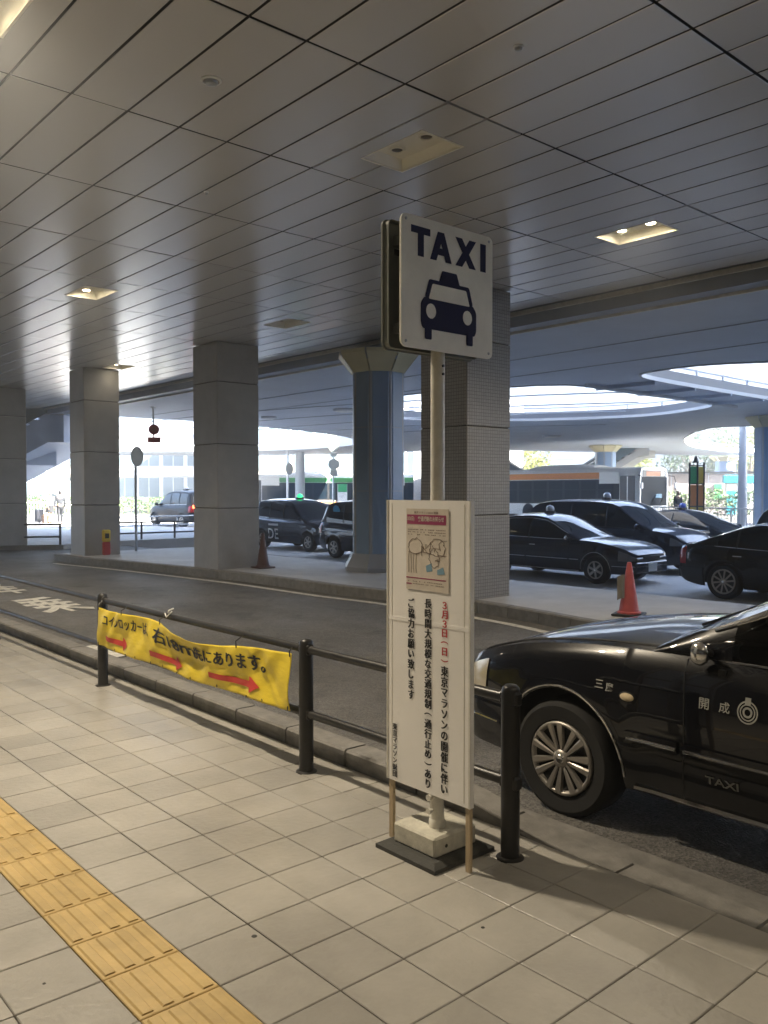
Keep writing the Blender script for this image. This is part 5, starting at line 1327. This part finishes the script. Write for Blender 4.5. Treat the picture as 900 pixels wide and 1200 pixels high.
b = B(); b.box((-8.5, -1.5, 1.7), (1.2, .6, 3.4)); b.build('kiosk', 'bld_grey', t)
t = oriented('office_building', 'wide white sunlit building behind the leftmost columns', 'building', (36.5, 84), vy)
facade(t, 30, 12, 7.2, 'bld', [(1.0, 3.0), (4.2, 6.0)], 12)
b = B(); b.box((-8, -1.2, 3.5), (12, 2.2, .3)); b.build('canopy', 'bld_grey', t)
t = oriented('shop_building', 'white shop building with orange lit windows behind the walking man', 'building', (22.5, 84), R(-22))
facade(t, 14, 10, 6.5, 'bld', [(1.0, 3.0), (4.4, 6.0)], 6)
for k, (x, m) in enumerate(((-5.6, 'sign_red'), (-3.2, 'orange_sign'), (-.6, 'bld_glass'), (2.0, 'orange_sign'))):
    b = B(); b.box((x, -.16, 3.55), (1.9, .14, 1.3)); b.build('shop_sign', m, t)
t = oriented('hall_building', 'pale grey building wall left of the stairs behind the bus', 'building', (45.5, 42.5), R(-47))
facade(t, 8, 8, 8.0, 'bld_grey', [(5.2, 7.0)], 4)
t = oriented('boundary_wall', 'brownish panel wall with small openings behind the hedge at right', 'wall', (57.5, 30.2), R(-60))
n = 12
for k in range(n):
    b = B(); b.box((-7.6+15.2*(k+.5)/n, 0, 1.45), (15.2/n-.05, .2, 2.9), bev=.02); b.build('wall_panel', 'wall_pinkgrey', t)
    if k % 2 == 0: b = B(); b.box((-7.6+15.2*(k+.5)/n, -.11, 1.6), (.5, .06, 1.1)); b.build('notice', 'green_sign' if k % 4 else 'decal_white', t)
b = B(); b.box((0, 0, 2.98), (15.4, .5, .12)); b.build('coping', 'dark', t)
t = oriented('kiosk', 'turquoise kiosk at the end of the brown wall', 'kiosk', (54.6, 26.6), R(-60))
b = B(); b.box((0, 0, 1.1), (1.6, 1.4, 2.2), bev=.03); b.build('cabin', 'bld', t)
b = B(); b.box((0, 0, 2.45), (1.9, 1.7, .5), bev=.04); b.build('roof', 'turquoise', t)
b = B(); b.box((-.45, -.71, .9), (.6, .05, 1.5)); b.build('door', 'turquoise', t)
b = B(); b.box((.35, -.71, 1.3), (.6, .05, .8)); b.build('window', 'bld_glass', t)
t = oriented('sky_screen_tower', 'large pale blue tower block added to block the bright sky in the deck openings behind the bus', 'building', (98, 62), R(-68))  # added to block the over-bright sky behind the deck openings
b = B(); b.box((0, 10, 19), (88, 20, 38)); b.build('wall', 'tower_pale', t)
for k in range(9):
    b = B(); b.box((0, -.06, 2.9+3.9*k), (87, .16, 1.7)); w_ = b.build('window_band', 'tower_glass', t)
    b = B()
    for q in range(28): b.box((-43+3.2*q, -.18, 2.9+3.9*k), (.14, .10, 1.7))
    stuff(b.build('mullions', 'tower_pale', w_))
# staircases
def stair(name, label, foot, top, wid, n, m='bld_grey', rail='rail_white', under=.5):
    f, tp = Vector(foot), Vector(top); t = thing(name, label, 'stairs', f); d = tp-f; hd = Vector((d.x, d.y, 0)); L_ = hd.length; yaw = math.atan2(hd.y, hd.x); t.rotation_euler = (0, 0, yaw); H_ = d.z
    b = B(); b.prism([(0, 0), (L_, H_), (L_+.6, H_), (L_+.6, H_-under), (L_, H_-under), (under*L_/H_, 0)], 'y', -wid/2, wid/2); b.build('flight', m, t)
    for k in range(n): b = B(); b.box((L_*(k+.5)/n, 0, H_*(k+.5)/n+.06), (L_/n-.03, wid-.1, .16)); b.build('step', m, t)
    for s in (1, -1):
        b = B(); b.prism([(0, .1), (L_, H_+.1), (L_, H_+.95), (0, .95)], 'y', s*wid/2-.02, s*wid/2+.02); b.build('balustrade', 'bld_glass', t)
        b = B(); b.tube([(0, s*wid/2, 1.02), (L_, s*wid/2, H_+1.02)], .05, 8); b.build('handrail', rail, t)
    return t
stair('staircase', 'open staircase rising behind the bus with glass balustrades', (45.2, 36.6, -.13), (50.2, 31.6, 4.35), 2.6, 20, 'bld_grey')
stair('staircase', 'second staircase climbing behind the bus towards the deck', (48.8, 37.6, -.13), (53.6, 33.2, 4.35), 2.4, 20, 'bld')
stair('staircase', 'dark sloping stair underside behind the near column, left of the bus', (49.5, 37.5, -.13), (43.5, 41.0, 4.35), 3.2, 18, 'fascia', 'pole_grey', 1.2)
stair('staircase', 'grey stair underside sloping down at the far left under the ceiling end', (6.4, 38.9, -.13), (12.6, 32.9, 4.35), 4.0, 22, 'deck', 'deck_white', 1.0)
stair('staircase', 'distant outdoor stair by the hedge between the left columns', (30.5, 71, -.13), (23.5, 74, 3.2), 2.2, 16, 'bld_grey')
b = B(); b.box((8.0, 33.2, 3.55), (8.2, .3, 2.0)); tag(b.build('end_fascia', 'deck'), 'flat grey fascia closing the far left end of the ceiling', 'fascia')

# ------------------------------------------------------------ trees and hedges
def leaf_mesh(vol, n, size, seed, name, m, parent=None):
    r2 = random.Random(seed); b = B()
    for i in range(n):
        p = Vector(vol(r2)); s = size*r2.uniform(.6, 1.4)
        a = Vector((r2.gauss(0, 1), r2.gauss(0, 1), r2.gauss(0, 1)+.5)).normalized(); u = a.orthogonal().normalized(); v = a.cross(u); th = r2.random()*6.28
        u, v = u*math.cos(th)+v*math.sin(th), v*math.cos(th)-u*math.sin(th)
        b.face([p-u*s, p-v*s*.5, p+u*s, p+v*s*.5])
    return b.build(name, m, parent, norm=False)
def tree(name, label, loc, hgt, cr, m, seed, n=1800, size=.16):
    r2 = random.Random(seed); t = thing(name, label, 'tree', loc, 0, 'street trees'); th = hgt*.42
    b = B(); b.tube([(0, 0, 0), (.05, .03, th*.5), (0, .08, th), (.05, .0, hgt*.8)], [.16, .12, .09, .03], 8)
    cl = []
    for k in range(9):
        a = k*2.4+r2.random(); rad = cr*r2.uniform(.45, .95); z = hgt*r2.uniform(.5, .93); e = Vector((math.cos(a)*rad*.8, math.sin(a)*rad*.8, z))
        b.tube([(0, .05, th*r2.uniform(.8, 1.1)), e*.5+Vector((0, 0, th*.5)), e], [.06, .04, .015], 6); cl.append((e, cr*r2.uniform(.34, .55)))
    cl.append((Vector((0, 0, hgt*.85)), cr*.5)); b.build('trunk', 'bark', t)
    def vol(r_):
        c, rad = r_.choice(cl); d = Vector((r_.gauss(0, 1), r_.gauss(0, 1), r_.gauss(0, .8))).normalized()*rad*r_.random()**.4; return c+d
    leaf_mesh(vol, n, size, seed, 'crown', m, t); return t
for i, (x, y, h, cr, m, lb) in enumerate(((74.5, 41.0, 7.2, 3.2, 'leaf_dark', 'dark green tree behind the brown wall, left of the far blue pillar'), (77, 38.5, 7.5, 2.6, 'leaf', 'leafy green tree just left of the far blue pillar'),
        (75, 35.4, 7.6, 2.8, 'leaf_yellow', 'yellow green tree right of the far blue pillar'), (75.5, 48.5, 6.8, 3.0, 'leaf_yellow', 'yellow green tree showing above the bus front'), (61, 50, 6.5, 2.4, 'leaf_yellow', 'bright yellow green tree left of the stairs behind the bus'),
        (24.5, 60, 5.5, 2.0, 'leaf_dark', 'dark tree behind the white fence at far left'), (58, 68, 8.5, 3, 'leaf', 'tree at the corner of the pale office building'))):
    tree('street_tree', lb, (x, y, -.13), h, cr, m, 20+i)
def hedge(label, a, c, hgt, wid, m, seed, n):
    A, C_ = Vector((*a, -.13)), Vector((*c, -.13)); t = thing('hedge', label, 'hedge', (A+C_)/2, math.atan2(C_.y-A.y, C_.x-A.x)); L_ = (C_-A).length
    def vol(r_):
        x, y, z = r_.uniform(-L_/2, L_/2), r_.uniform(-wid/2, wid/2), r_.random()**.6*hgt
        k = 1+.12*math.sin(x*2.3)+.08*math.sin(x*5.1+1); return (x, y*k, z*k)
    leaf_mesh(vol, n, .085, seed, 'foliage', m, t)
    b = B()
    for k in range(int(L_/.8)): b.tube([(-L_/2+.8*k+.3, 0, 0), (-L_/2+.8*k+.35, .05, hgt*.8)], .03, 5)
    b.build('stems', 'bark', t)
hedge('clipped green hedge behind the white railing at right', (47.6, 29.2), (51.0, 18.5), 1.75, 1.3, 'leaf', 41, 5200)
hedge('low green hedge seen between the second and third columns from the left', (17.0, 52.5), (33.0, 58.5), 1.15, 1.1, 'leaf', 42, 4600)
hedge('short hedge at far left beyond the white fence', (15.8, 52.5), (18.5, 53), 1.3, 1.0, 'leaf_dark', 43, 900)

# ------------------------------------------------------------ thin haze added to imitate the veiling glare of the lens
hm = bpy.data.materials.new('lens_veil_air'); hm.use_nodes = True; hn = hm.node_tree
for q in list(hn.nodes):
    if q.type == 'BSDF_PRINCIPLED': hn.nodes.remove(q)
pv = hn.nodes.new('ShaderNodeVolumePrincipled'); pv.inputs['Density'].default_value = .005; pv.inputs['Color'].default_value = (.9, .95, 1., 1.); pv.inputs['Anisotropy'].default_value = .5
hn.links.new(pv.outputs[0], hn.nodes['Material Output'].inputs['Volume'])
b = B(); b.box((0, 0, 19.6), (1210, 1210, 42.4)); hz = stuff(b.build('lens_veil_haze', hm))
